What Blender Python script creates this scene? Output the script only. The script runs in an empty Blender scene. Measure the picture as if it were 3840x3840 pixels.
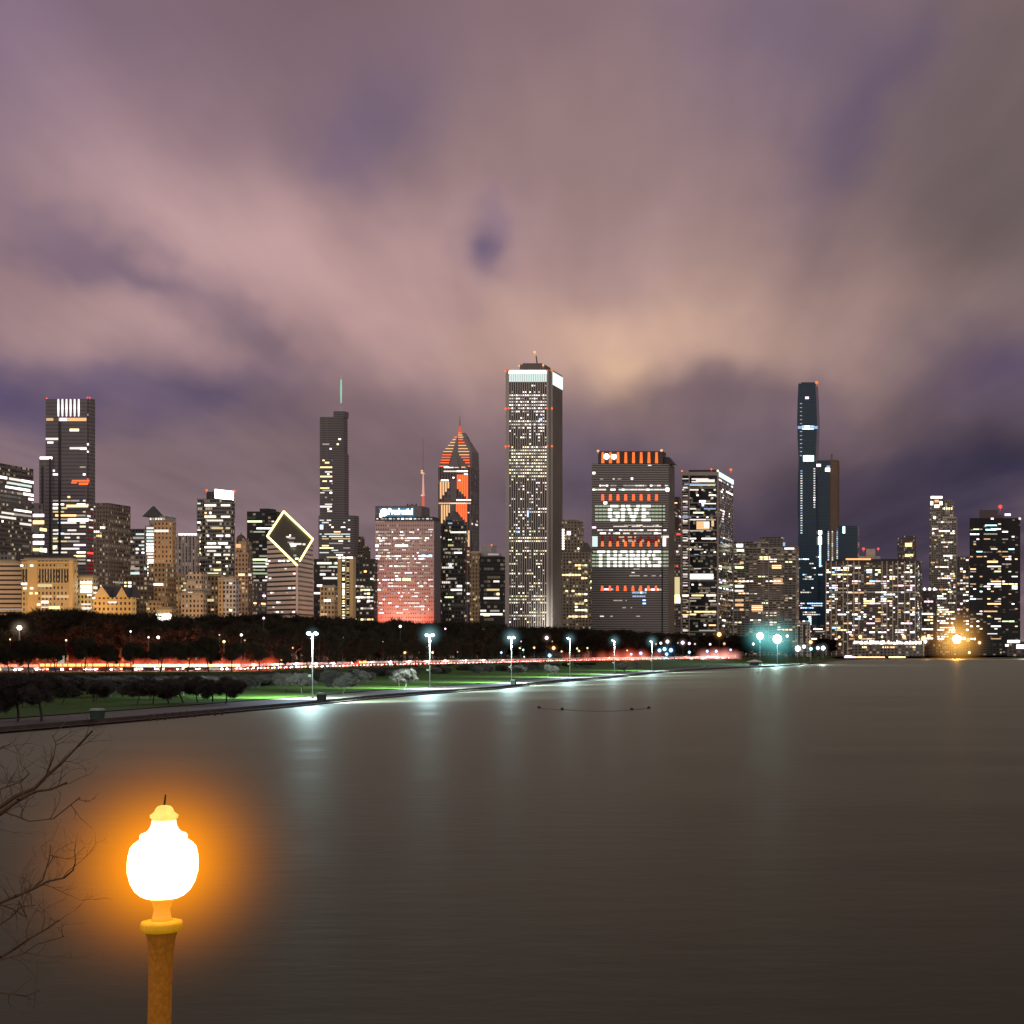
import bpy, bmesh, math, random
from mathutils import Vector, Matrix
random.seed(7)
R = random.Random(11)
scn = bpy.context.scene
col = scn.collection
FPX, CX, HY, CAMZ = 6000.0, 3840.0, 2440.0, 12.0   # focal length, principal point of the photo (native px), eye height
GZ = 4.7
def wx(px, d): return (px - CX) / FPX * d
def wz(py, d): return CAMZ + (HY - py) / FPX * d
def lin(c, k=1.0):
    def f(v):
        v /= 255.0
        return v / 12.92 if v <= .04045 else ((v + .055) / 1.055) ** 2.4
    return tuple(f(v) * k for v in c)

# ------------------------------------------------------------------ materials
MATS = {}
def newmat(name):
    m = bpy.data.materials.new(name); m.use_nodes = True
    nt = m.node_tree; nt.nodes.clear()
    out = nt.nodes.new('ShaderNodeOutputMaterial')
    return m, nt, out
class N:
    """tiny node helper"""
    def __init__(s, nt): s.nt = nt
    def n(s, t, **k):
        x = s.nt.nodes.new(t)
        for a, b in k.items(): setattr(x, a, b)
        return x
    def link(s, a, b): s.nt.links.new(a, b)
    def put(s, sock, v):
        if isinstance(v, bpy.types.NodeSocket): s.nt.links.new(v, sock)
        else: sock.default_value = v
    def m(s, op, a, b=0.0, c=None, clamp=False):
        x = s.n('ShaderNodeMath', operation=op); x.use_clamp = clamp
        s.put(x.inputs[0], a); s.put(x.inputs[1], b)
        if c is not None: s.put(x.inputs[2], c)
        return x.outputs[0]
    def mix(s, f, a, b):
        x = s.n('ShaderNodeMix', data_type='RGBA')
        s.put(x.inputs[0], f)
        for i, v in ((6, a), (7, b)):
            if isinstance(v, tuple) and len(v) == 3: v = v + (1.0,)
            s.put(x.inputs[i], v)
        return x.outputs[2]
    def noise(s, vec, scale, detail=2.0, rough=.5):
        x = s.n('ShaderNodeTexNoise'); s.put(x.inputs['Vector'], vec)
        x.inputs['Scale'].default_value = scale; x.inputs['Detail'].default_value = detail; x.inputs['Roughness'].default_value = rough
        return x.outputs['Fac']
def mat(name, c, rough=.7, metal=0.0, vary=.25, vs=.8, spec=.3, emit=None, es=0.0):
    """painted / stone / metal surface with procedural tone variation"""
    if name in MATS: return MATS[name]
    m, nt, out = newmat(name); h = N(nt)
    p = h.n('ShaderNodeBsdfPrincipled')
    tc = h.n('ShaderNodeTexCoord')
    f = h.noise(tc.outputs['Object'], vs, 4.0, .6)
    f2 = h.m('MULTIPLY_ADD', f, vary * 2, 1 - vary)
    v = h.n('ShaderNodeVectorMath', operation='SCALE'); v.inputs[0].default_value = c[:3]; h.link(f2, v.inputs['Scale'])
    h.link(v.outputs[0], p.inputs['Base Color'])
    p.inputs['Roughness'].default_value = rough; p.inputs['Metallic'].default_value = metal
    p.inputs['Specular IOR Level'].default_value = spec
    if emit: p.inputs['Emission Color'].default_value = emit + (1,); p.inputs['Emission Strength'].default_value = es
    h.link(p.outputs[0], out.inputs[0])
    MATS[name] = m; return m
def glow(name, c, s, sample=False, vary=0.0, vs=1.0):
    if name in MATS: return MATS[name]
    m, nt, out = newmat(name); h = N(nt)
    e = h.n('ShaderNodeEmission'); e.inputs[0].default_value = tuple(c) + (1,)
    if vary:
        tc = h.n('ShaderNodeTexCoord')
        f = h.noise(tc.outputs['Object'], vs, 3.0, .6)
        f = h.m('MULTIPLY', f, f)
        h.link(h.m('MULTIPLY_ADD', f, s * vary * 4, s * (1 - vary)), e.inputs[1])
    else: e.inputs[1].default_value = s
    h.link(e.outputs[0], out.inputs[0])
    m.cycles.emission_sampling = 'FRONT' if sample else 'NONE'
    MATS[name] = m; return m
def facade(name, wall, glass, fh, bw, vf=.55, hf=.6, dim=.25, dcol=(1, .78, .5), rough=.75, z0=0.0, p=.12):
    """wall with a grid of recessed unlit glass, a few of them faintly lit"""
    if name in MATS: return MATS[name]
    m, nt, out = newmat(name); h = N(nt)
    tc = h.n('ShaderNodeTexCoord'); ge = h.n('ShaderNodeNewGeometry')
    s = h.n('ShaderNodeSeparateXYZ'); h.link(tc.outputs['Object'], s.inputs[0])
    sn = h.n('ShaderNodeSeparateXYZ'); h.link(ge.outputs['True Normal'], sn.inputs[0])
    sel = h.m('GREATER_THAN', h.m('ABSOLUTE', sn.outputs[0]), .6)
    top = h.m('LESS_THAN', h.m('ABSOLUTE', sn.outputs[2]), .5)
    u = h.m('ADD', h.m('MULTIPLY', s.outputs[1], sel), h.m('MULTIPLY', s.outputs[0], h.m('SUBTRACT', 1.0, sel)))
    uu = h.m('DIVIDE', h.m('ADD', u, 500.0), bw); zz = h.m('DIVIDE', h.m('ADD', s.outputs[2], z0), fh)
    fu, fz = h.m('FRACT', uu), h.m('FRACT', zz)
    mu = h.m('LESS_THAN', fu, hf); mz = h.m('LESS_THAN', fz, vf)
    g = h.m('MULTIPLY', h.m('MULTIPLY', mu, mz), top)
    cell = h.n('ShaderNodeCombineXYZ'); h.link(h.m('FLOOR', uu), cell.inputs[0]); h.link(h.m('FLOOR', zz), cell.inputs[1]); h.link(sel, cell.inputs[2])
    wn = h.n('ShaderNodeTexWhiteNoise', noise_dimensions='3D'); h.link(cell.outputs[0], wn.inputs[0])
    run = h.n('ShaderNodeCombineXYZ'); h.link(h.m('FLOOR', h.m('DIVIDE', uu, 5.0)), run.inputs[0]); h.link(h.m('FLOOR', zz), run.inputs[1])
    wr = h.n('ShaderNodeTexWhiteNoise', noise_dimensions='3D'); h.link(run.outputs[0], wr.inputs[0])
    lit = h.m('LESS_THAN', h.m('MULTIPLY', wn.outputs[0], h.m('MULTIPLY_ADD', wr.outputs[0], .8, .35)), p)
    f = h.noise(tc.outputs['Object'], .05, 4.0, .6)
    f2 = h.m('MULTIPLY_ADD', f, .5, .75)
    wv = h.n('ShaderNodeVectorMath', operation='SCALE'); wv.inputs[0].default_value = wall; h.link(f2, wv.inputs['Scale'])
    bc = h.mix(g, wv.outputs[0], glass)
    p_ = h.n('ShaderNodeBsdfPrincipled'); h.link(bc, p_.inputs['Base Color'])
    h.link(h.m('MULTIPLY_ADD', g, .18 - rough, rough), p_.inputs['Roughness'])
    p_.inputs['Specular IOR Level'].default_value = .25
    p_.inputs['Emission Color'].default_value = tuple(dcol) + (1,)
    h.link(h.m('MULTIPLY', h.m('MULTIPLY', lit, g), h.m('MULTIPLY', wr.outputs[0], dim)), p_.inputs['Emission Strength'])
    h.link(p_.outputs[0], out.inputs[0])
    m.cycles.emission_sampling = 'NONE'
    MATS[name] = m; return m

# ------------------------------------------------------------------ mesh helpers
class MB:
    def __init__(s): s.v = []; s.f = []; s.mi = []
    def quad(s, a, b, c, d, mi=0):
        i = len(s.v); s.v += [a, b, c, d]; s.f.append((i, i + 1, i + 2, i + 3)); s.mi.append(mi)
    def tri(s, a, b, c, mi=0):
        i = len(s.v); s.v += [a, b, c]; s.f.append((i, i + 1, i + 2)); s.mi.append(mi)
    def box(s, x0, x1, y0, y1, z0, z1, mi=0):
        s.prism([(x0, y0), (x1, y0), (x1, y1), (x0, y1)], z0, z1, mi)
    def prism(s, pts, z0, z1, mi=0, top=None, topz=None):
        i = len(s.v); n = len(pts); top = top or pts
        s.v += [(x, y, z0) for x, y in pts]
        s.v += [(x, y, z1 if topz is None else topz[k]) for k, (x, y) in enumerate(top)]
        for k in range(n):
            j = (k + 1) % n
            s.f.append((i + k, i + j, i + n + j, i + n + k)); s.mi.append(mi)
        s.f.append(tuple(i + n + k for k in range(n))); s.mi.append(mi)
        s.f.append(tuple(i + n - 1 - k for k in range(n))); s.mi.append(mi)
    def lathe(s, prof, seg=24, c=(0, 0, 0), mi=0):
        i = len(s.v); n = len(prof)
        for r, z in prof:
            for k in range(seg):
                a = 2 * math.pi * k / seg; s.v.append((c[0] + r * math.cos(a), c[1] + r * math.sin(a), c[2] + z))
        for q in range(n - 1):
            for k in range(seg):
                j = (k + 1) % seg
                s.f.append((i + q * seg + k, i + q * seg + j, i + (q + 1) * seg + j, i + (q + 1) * seg + k)); s.mi.append(mi)
        s.f.append(tuple(i + k for k in reversed(range(seg)))); s.mi.append(mi)
        s.f.append(tuple(i + (n - 1) * seg + k for k in range(seg))); s.mi.append(mi)
    def tube(s, a, b, ra, rb, seg=3, mi=0, cap=False):
        a, b = Vector(a), Vector(b); d = b - a
        if d.length < 1e-6: return
        d.normalize(); u = d.cross(Vector((0, 0, 1)) if abs(d.z) < .95 else Vector((1, 0, 0))).normalized(); w = d.cross(u)
        i = len(s.v)
        for p, r in ((a, ra), (b, rb)):
            for k in range(seg):
                t = 2 * math.pi * k / seg; s.v.append(tuple(p + u * (r * math.cos(t)) + w * (r * math.sin(t))))
        for k in range(seg):
            j = (k + 1) % seg; s.f.append((i + k, i + j, i + seg + j, i + seg + k)); s.mi.append(mi)
        if cap:
            s.f.append(tuple(i + k for k in reversed(range(seg)))); s.mi.append(mi)
            s.f.append(tuple(i + seg + k for k in range(seg))); s.mi.append(mi)
    def mesh(s, name, mats, smooth=False):
        me = bpy.data.meshes.new(name); me.from_pydata(s.v, [], s.f)
        for m in (mats if isinstance(mats, (list, tuple)) else [mats]): me.materials.append(m)
        me.polygons.foreach_set('material_index', s.mi)
        if smooth: me.polygons.foreach_set('use_smooth', [True] * len(s.f))
        me.update(); return me
def link(name, me, parent=None, loc=None):
    o = bpy.data.objects.new(name, me); col.objects.link(o)
    if parent is not None: o.parent = parent
    if loc is not None: o.location = loc
    return o
def tag(o, label, cat, group=None, kind=None):
    o['label'] = label; o['category'] = cat
    if group: o['group'] = group
    if kind: o['kind'] = kind
    return o
def empty(name, loc, label=None, cat=None, group=None):
    o = bpy.data.objects.new(name, None); o.empty_display_size = .5; col.objects.link(o); o.location = loc
    if label: tag(o, label, cat, group)
    return o
def structure(name, me):
    o = link(name, me); o['kind'] = 'structure'; return o
def copy_tree(o, loc, rz=0.0, sc=1.0, label=None, group=None):
    r = o.copy(); col.objects.link(r); r.location = loc; r.rotation_euler = (0, 0, rz)
    r.scale = (sc, sc, sc) if not isinstance(sc, tuple) else sc
    if label: r['label'] = label
    if group: r['group'] = group
    for ch in o.children:
        c = ch.copy(); col.objects.link(c); c.parent = r
        for g in ch.children:
            q = g.copy(); col.objects.link(q); q.parent = c
    return r
def lamp(kind, loc, power, color, radius=.3, aim=None, angle=90, blend=.5, name='lamp_light', parent=None):
    l = bpy.data.lights.new(name, kind); l.energy = power; l.color = color
    if kind in ('POINT', 'SPOT'): l.shadow_soft_size = radius
    o = bpy.data.objects.new(name, l); col.objects.link(o); o.location = loc
    if kind == 'SPOT': l.spot_size = math.radians(angle); l.spot_blend = blend
    if aim is not None:
        o.rotation_euler = (Vector(aim) - Vector(loc)).to_track_quat('-Z', 'Y').to_euler()
    if parent is not None: o.parent = parent; 
    return o

# ------------------------------------------------------------------ camera
cam = bpy.data.cameras.new('camera'); co = bpy.data.objects.new('camera', cam); col.objects.link(co)
co.location = (0, 0, CAMZ); co.rotation_euler = (math.radians(90), 0, 0)
cam.sensor_width = 36; cam.lens = 36 * FPX / 3840
cam.shift_x = (1920 - CX) / 3840; cam.shift_y = (HY - 1920) / 3840
cam.clip_start = .1; cam.clip_end = 90000
scn.camera = co

# ------------------------------------------------------------------ sky (world)
w = bpy.data.worlds.new('World'); scn.world = w; w.use_nodes = True
nt = w.node_tree; nt.nodes.clear(); h = N(nt)
out = h.n('ShaderNodeOutputWorld'); bg = h.n('ShaderNodeBackground'); bg2 = h.n('ShaderNodeBackground'); add = h.n('ShaderNodeAddShader')
tc = h.n('ShaderNodeTexCoord'); sp = h.n('ShaderNodeSeparateXYZ'); h.link(tc.outputs['Generated'], sp.inputs[0])
X, Y, Z = sp.outputs
ys = h.m('MAXIMUM', Y, .12); zs = h.m('MAXIMUM', Z, .02)
U = h.m('MULTIPLY_ADD', h.m('DIVIDE', X, ys), 6.0, 3.84)
V = h.m('MULTIPLY_ADD', h.m('DIVIDE', h.m('MAXIMUM', Z, 0.0), ys), -6.0, 2.44)
# cloud deck coordinates: a layer overhead, streaked by the wind
pa = h.m('DIVIDE', h.m('ADD', X, h.m('MULTIPLY', Y, .26)), h.m('ADD', zs, .03)); pb = h.m('DIVIDE', Y, h.m('ADD', zs, .03))
pc = h.n('ShaderNodeCombineXYZ'); h.link(h.m('MULTIPLY', pa, 1.0), pc.inputs[0]); h.link(h.m('MULTIPLY', pb, .22), pc.inputs[1])
n1 = h.noise(pc.outputs[0], .9, 4.0, .5)
pc2 = h.n('ShaderNodeCombineXYZ'); h.link(h.m('MULTIPLY', pa, 1.0), pc2.inputs[0]); h.link(h.m('MULTIPLY', pb, .3), pc2.inputs[1]); pc2.inputs[2].default_value = 7.3
n2 = h.noise(pc2.outputs[0], 1.3, 4.0, .5)
uv = h.n('ShaderNodeCombineXYZ')
uv0 = h.n('ShaderNodeCombineXYZ'); h.link(U, uv0.inputs[0]); h.link(V, uv0.inputs[1])
w1 = h.noise(uv0.outputs[0], 1.9, 3.0, .5)
uvb = h.n('ShaderNodeVectorMath', operation='ADD'); h.link(uv0.outputs[0], uvb.inputs[0]); uvb.inputs[1].default_value = (9.1, 4.4, 2.0)
w2 = h.noise(uvb.outputs[0], 1.9, 3.0, .5)
h.link(h.m('ADD', U, h.m('ADD', h.m('MULTIPLY', h.m('SUBTRACT', n1, .5), .45), h.m('MULTIPLY', h.m('SUBTRACT', w1, .5), .55))), uv.inputs[0])
h.link(h.m('ADD', V, h.m('ADD', h.m('MULTIPLY', h.m('SUBTRACT', n2, .5), .35), h.m('MULTIPLY', h.m('SUBTRACT', w2, .5), .45))), uv.inputs[1])
BLOBS = [  # cx, cy, sx, sy, angle, colour, weight  (thousands of photo px)
    (0.10, 0.10, 0.95, 0.60, 0, (120, 101, 120), .9),
    (1.50, 0.05, 0.90, 0.35, 0, (126, 102, 111), .8),
    (0.55, 0.45, 0.40, 0.20, 20, (146, 118, 126), .5),
    (2.20, 0.60, 0.60, 0.36, 0, (150, 124, 122), .75),
    (3.70, 0.65, 0.50, 0.95, 0, (112, 97, 97), .95),
    (2.95, 0.15, 0.45, 0.35, 0, (110, 94, 112), .85),
    (3.22, 0.40, 0.11, 0.42, 28, (100, 86, 108), .75),
    (0.90, 1.00, 0.65, 0.30, 20, (180, 147, 147), .85),
    (1.35, 1.15, 0.80, 0.33, 0, (186, 150, 150), .9),
    (0.05, 0.90, 0.22, 0.16, 0, (160, 130, 138), .6),
    (2.75, 1.25, 0.70, 0.28, 0, (170, 140, 130), .85),
    (2.35, 1.36, 0.55, 0.17, 8, (202, 165, 144), .8),
    (2.36, 1.45, 0.16, 0.09, 20, (222, 182, 150), .8),
    (1.42, 0.42, 0.25, 0.15, -25, (114, 97, 120), .75),
    (1.28, 0.60, 0.10, 0.14, 0, (122, 103, 126), .6),
    (1.80, 0.99, 0.085, 0.085, 0, (98, 86, 112), .9),
    (1.84, 0.84, 0.05, 0.15, 8, (125, 105, 125), .5),
    (0.55, 0.98, 0.48, 0.075, 28, (118, 99, 116), .85),
    (0.28, 0.92, 0.20, 0.06, 20, (112, 95, 118), .6),
    (0.98, 1.27, 0.16, 0.09, 35, (108, 92, 106), .8),
    (0.40, 1.22, 0.40, 0.13, 12, (174, 142, 142), .85),
    (0.05, 1.46, 0.50, 0.16, 8, (84, 74, 108), .93),
    (0.80, 1.50, 0.34, 0.12, -5, (86, 75, 106), .9),
    (0.45, 1.58, 0.30, 0.07, 0, (98, 84, 116), .8),
    (0.42, 1.70, 0.45, 0.10, 0, (134, 110, 116), .85),
    (1.30, 1.85, 1.60, 0.25, 0, (122, 104, 110), .8),
    (1.45, 1.58, 0.35, 0.12, 10, (128, 106, 112), .6),
    (2.72, 1.56, 0.35, 0.11, 0, (116, 96, 102), .85),
    (2.20, 1.85, 0.30, 0.20, 0, (104, 90, 108), .7),
    (3.65, 1.84, 0.75, 0.34, -6, (50, 46, 68), .97),
    (3.85, 1.42, 0.35, 0.13, 0, (90, 76, 102), .8),
    (2.90, 2.08, 0.80, 0.34, 0, (60, 53, 72), .93),
    (3.10, 1.60, 0.22, 0.10, 0, (118, 98, 108), .6),
]
colr = lin((140, 115, 119)) + (1,)
prev = None
for cx, cy, sx, sy, an, c, wt in BLOBS:
    mp = h.n('ShaderNodeMapping', vector_type='TEXTURE'); h.link(uv.outputs[0], mp.inputs[0])
    mp.inputs['Location'].default_value = (cx, cy, 0); mp.inputs['Rotation'].default_value = (0, 0, math.radians(an)); mp.inputs['Scale'].default_value = (sx, sy, 1)
    ln = h.n('ShaderNodeVectorMath', operation='DOT_PRODUCT'); h.link(mp.outputs[0], ln.inputs[0]); h.link(mp.outputs[0], ln.inputs[1])
    g = h.m('MULTIPLY', h.m('EXPONENT', h.m('MULTIPLY', ln.outputs['Value'], -.8)), wt)
    prev = h.mix(g, prev if prev is not None else colr, lin(c))
# overhead: plain cloud; behind: unseen sky brightened to fill the facades with light
up = h.m('MULTIPLY', h.m('SUBTRACT', Z, .42), 2.2, clamp=True)
prev = h.mix(up, prev, lin((150, 126, 124)))
back = h.m('MULTIPLY', h.m('SUBTRACT', .25, Y), 3.0, clamp=True)
prev = h.mix(back, prev, lin((216, 197, 192)))
pc3 = h.n('ShaderNodeCombineXYZ'); h.link(h.m('MULTIPLY', pa, 2.2), pc3.inputs[0]); h.link(h.m('MULTIPLY', pb, .22), pc3.inputs[1]); pc3.inputs[2].default_value = 3.1
n3 = h.noise(pc3.outputs[0], 1.6, 5.0, .55)
bri = h.m('MULTIPLY', h.m('MULTIPLY_ADD', h.m('ADD', n1, n2), .85, .15), h.m('MULTIPLY_ADD', n3, .44, .78))
sv = h.n('ShaderNodeVectorMath', operation='SCALE'); h.link(prev, sv.inputs[0]); h.link(bri, sv.inputs['Scale'])
h.link(sv.outputs[0], bg.inputs[0]); bg.inputs[1].default_value = 1.03
sky = h.n('ShaderNodeTexSky', sky_type='NISHITA'); sky.sun_disc = False; sky.sun_elevation = math.radians(-4); sky.sun_rotation = math.radians(250)
h.link(sky.outputs[0], bg2.inputs[0]); bg2.inputs[1].default_value = .05
h.link(bg.outputs[0], add.inputs[0]); h.link(bg2.outputs[0], add.inputs[1]); h.link(add.outputs[0], out.inputs[0])

# ------------------------------------------------------------------ ground, water, road
SHORE = [(-900, 2835), (-300, 2778), (0, 2750), (480, 2708), (960, 2664), (1165, 2645), (1400, 2621), (1612, 2603), (1860, 2585), (2100, 2558), (2270, 2546),
         (2420, 2529), (2600, 2514), (2750, 2506), (2880, 2502), (2975, 2497), (3050, 2489), (3110, 2480), (3200, 2473), (3500, 2471), (3840, 2470), (4400, 2469), (6500, 2467)]
ROAD = [(-900, 548), (-400, 560), (0, 575), (900, 600), (1300, 720), (1860, 930), (2400, 1290), (2750, 1520), (3100, 2100), (3840, 2700), (6500, 2900)]
def interp(tab, x):
    for (a, va), (b, vb) in zip(tab, tab[1:]):
        if x <= b: return va + (vb - va) * (x - a) / (b - a)
    return tab[-1][1]
def ds(x): return FPX * CAMZ / (interp(SHORE, x) - HY)
def dr(x): return interp(ROAD, x)
RZ = 4.6
grass = mat('grass', (.024, .055, .006), .95, 0, .45, .35, .1)
soil = mat('park_soil', (.035, .035, .02), .95, 0, .4, .1, .1)
concrete = mat('promenade_concrete', (.045, .044, .041), .7, 0, .2, .4, .3)
seaw = mat('seawall_concrete', (.05, .045, .04), .8, 0, .7, .35)
asphalt = mat('asphalt', (.05, .05, .052), .75, 0, .25, .3)
def gz(x, d):
    """height of the park ground"""
    a, b = ds(x) * 1.1, max(dr(x) - 14, ds(x) * 1.12)
    t = min(1, max(0, (d - a) / (b - a)))
    return 1.15 + (RZ - .15 - 1.15) * t ** 5
xs = sorted(set([int(-900 + i * 60) for i in range(124)]))
def sheet(name, fa, fb, za, zb, m, n=1, xs=xs, smooth=True):
    mb = MB(); W = n + 1
    for x in xs:
        for k in range(W):
            t = k / n; d = fa(x) + (fb(x) - fa(x)) * t
            z = za if not callable(za) else za(x, d)
            if not callable(za): z = za + (zb - za) * t
            mb.v.append((wx(x, d), d, z))
    for i in range(len(xs) - 1):
        for k in range(n):
            a = i * W + k; mb.f.append((a, a + W, a + W + 1, a + 1)); mb.mi.append(0)
    return structure(name, mb.mesh(name, m, smooth))
sheet('seawall', lambda x: ds(x), lambda x: ds(x) + .01, -1.5, .95, seaw)
sheet('seawall_step', lambda x: ds(x) * .992, lambda x: ds(x), .32, .34, seaw)
sheet('promenade', lambda x: ds(x), lambda x: ds(x) * 1.1, .95, 1.0, concrete)
sheet('lawn', lambda x: ds(x) * 1.1, lambda x: max(dr(x) - 14, ds(x) * 1.12), gz, None, grass, 14)
sheet('road', lambda x: dr(x) - 14, lambda x: dr(x) + 14, RZ, RZ, asphalt)
sheet('road_marking', lambda x: dr(x) + .05, lambda x: dr(x) + .3, RZ + .008, RZ + .008, mat('road_paint', (.7, .7, .66), .6))
sheet('park_ground', lambda x: dr(x) + 14, lambda x: 60000, RZ - .004, RZ - .004, soil, 1)
# water
m, nt, out = newmat('lake_water'); h = N(nt); MATS['lake_water'] = m
tc = h.n('ShaderNodeTexCoord')
mp = h.n('ShaderNodeMapping'); h.link(tc.outputs['Object'], mp.inputs[0]); mp.inputs['Scale'].default_value = (.35, .8, 1)
a = h.noise(mp.outputs[0], .55, 6.0, .6)
mp2 = h.n('ShaderNodeMapping'); h.link(tc.outputs['Object'], mp2.inputs[0]); mp2.inputs['Scale'].default_value = (.02, .06, 1)
b = h.noise(mp2.outputs[0], .8, 4.0, .55)
df = h.n('ShaderNodeBsdfDiffuse'); gs = h.n('ShaderNodeBsdfGlossy'); fr = h.n('ShaderNodeFresnel'); fr.inputs['IOR'].default_value = 1.33; mx = h.n('ShaderNodeMixShader')
h.link(h.mix(b, (.014, .014, .009), (.036, .035, .024)), df.inputs['Color'])
gs.inputs['Color'].default_value = (.320, .340, .268, 1)
h.link(h.m('MULTIPLY_ADD', b, .22, .34), gs.inputs['Roughness'])
bp = h.n('ShaderNodeBump'); bp.inputs['Strength'].default_value = .18; bp.inputs['Distance'].default_value = .2; h.link(a, bp.inputs['Height'])
for q_ in (df, gs, fr): h.link(bp.outputs[0], q_.inputs['Normal'])
h.link(fr.outputs[0], mx.inputs[0]); h.link(df.outputs[0], mx.inputs[1]); h.link(gs.outputs[0], mx.inputs[2]); h.link(mx.outputs[0], out.inputs[0])
mb = MB(); WX = [-60000, -2000, -400, 0, 400, 2000, 60000]; WY = [-60, 16.0, 60, 200, 600, 2000, 60000]
for i in range(6):
    for j in range(6): mb.quad((WX[i], WY[j], 0), (WX[i + 1], WY[j], 0), (WX[i + 1], WY[j + 1], 0), (WX[i], WY[j + 1], 0))
structure('water', mb.mesh('water', m))
# terrace the lamp and the near tree stand on
mb = MB(); mb.box(-40, 40, -40, 14.5, -1.5, 6.6); structure('terrace', mb.mesh('terrace', concrete))

# ------------------------------------------------------------------ lit windows
PAL = {'W': ((1, .90, .80), 3.2), 'w': ((1, .88, .78), 1.1), 'v': ((1, .86, .74), .42), 'Y': ((1, .83, .38), 2.4), 'y': ((1, .80, .40), .8), 'O': ((1, .58, .26), 2.4), 'o': ((1, .62, .33), .8),
       'G': ((.88, 1, .62), 2.0), 'g': ((.75, .9, .6), .55), 'B': ((.35, .62, 1), 3.0), 'b': ((.45, .65, 1), .8), 'P': ((1, .74, .88), 2.6), 'C': ((.55, .95, 1), 3.0), 'R': ((1, .08, .05), 1.6), 'r': ((.8, .05, .04), .25),
       'S': ((1, .93, .88), 6.0), 'M': ((1, .95, .90), 1.8), 'T': ((1, .13, .04), 1.7), 'A': ((1, .17, .035), 1.5), 'F': ((1, .55, .26), 1.1), 'K': ((.72, .85, .82), 1.1)}
WM = {}; UB = {}
for k, (c, s) in PAL.items():
    WM[k] = glow('lit_glass_' + {'W': 'white', 'w': 'soft_white', 'v': 'faint_white', 'Y': 'yellow', 'y': 'soft_yellow', 'O': 'orange', 'o': 'soft_orange', 'G': 'green_white', 'g': 'soft_green', 'B': 'blue',
         'b': 'soft_blue', 'P': 'pink_white', 'C': 'cyan', 'R': 'red', 'r': 'deep_red', 'S': 'bright_white', 'M': 'message_white', 'T': 'vermilion', 'A': 'amber_red', 'F': 'peach', 'K': 'cool_white'}[k], c, s)
    mb = MB(); mb.box(-.5, .5, -.5, .5, -.5, .5); UB[k] = mb.mesh('lit_window', WM[k])
OFF = 'WWwwwwvvvGgYyyP'; WARM = 'WWOOooYyPwwvvo'; COOL = 'WWPwwvvBbGg'; GREEN = 'GGgWWwwyYv'; MIXD = 'WWPPwwvvvOooYyGB'; ORNG = 'OooyyvWv'

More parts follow.
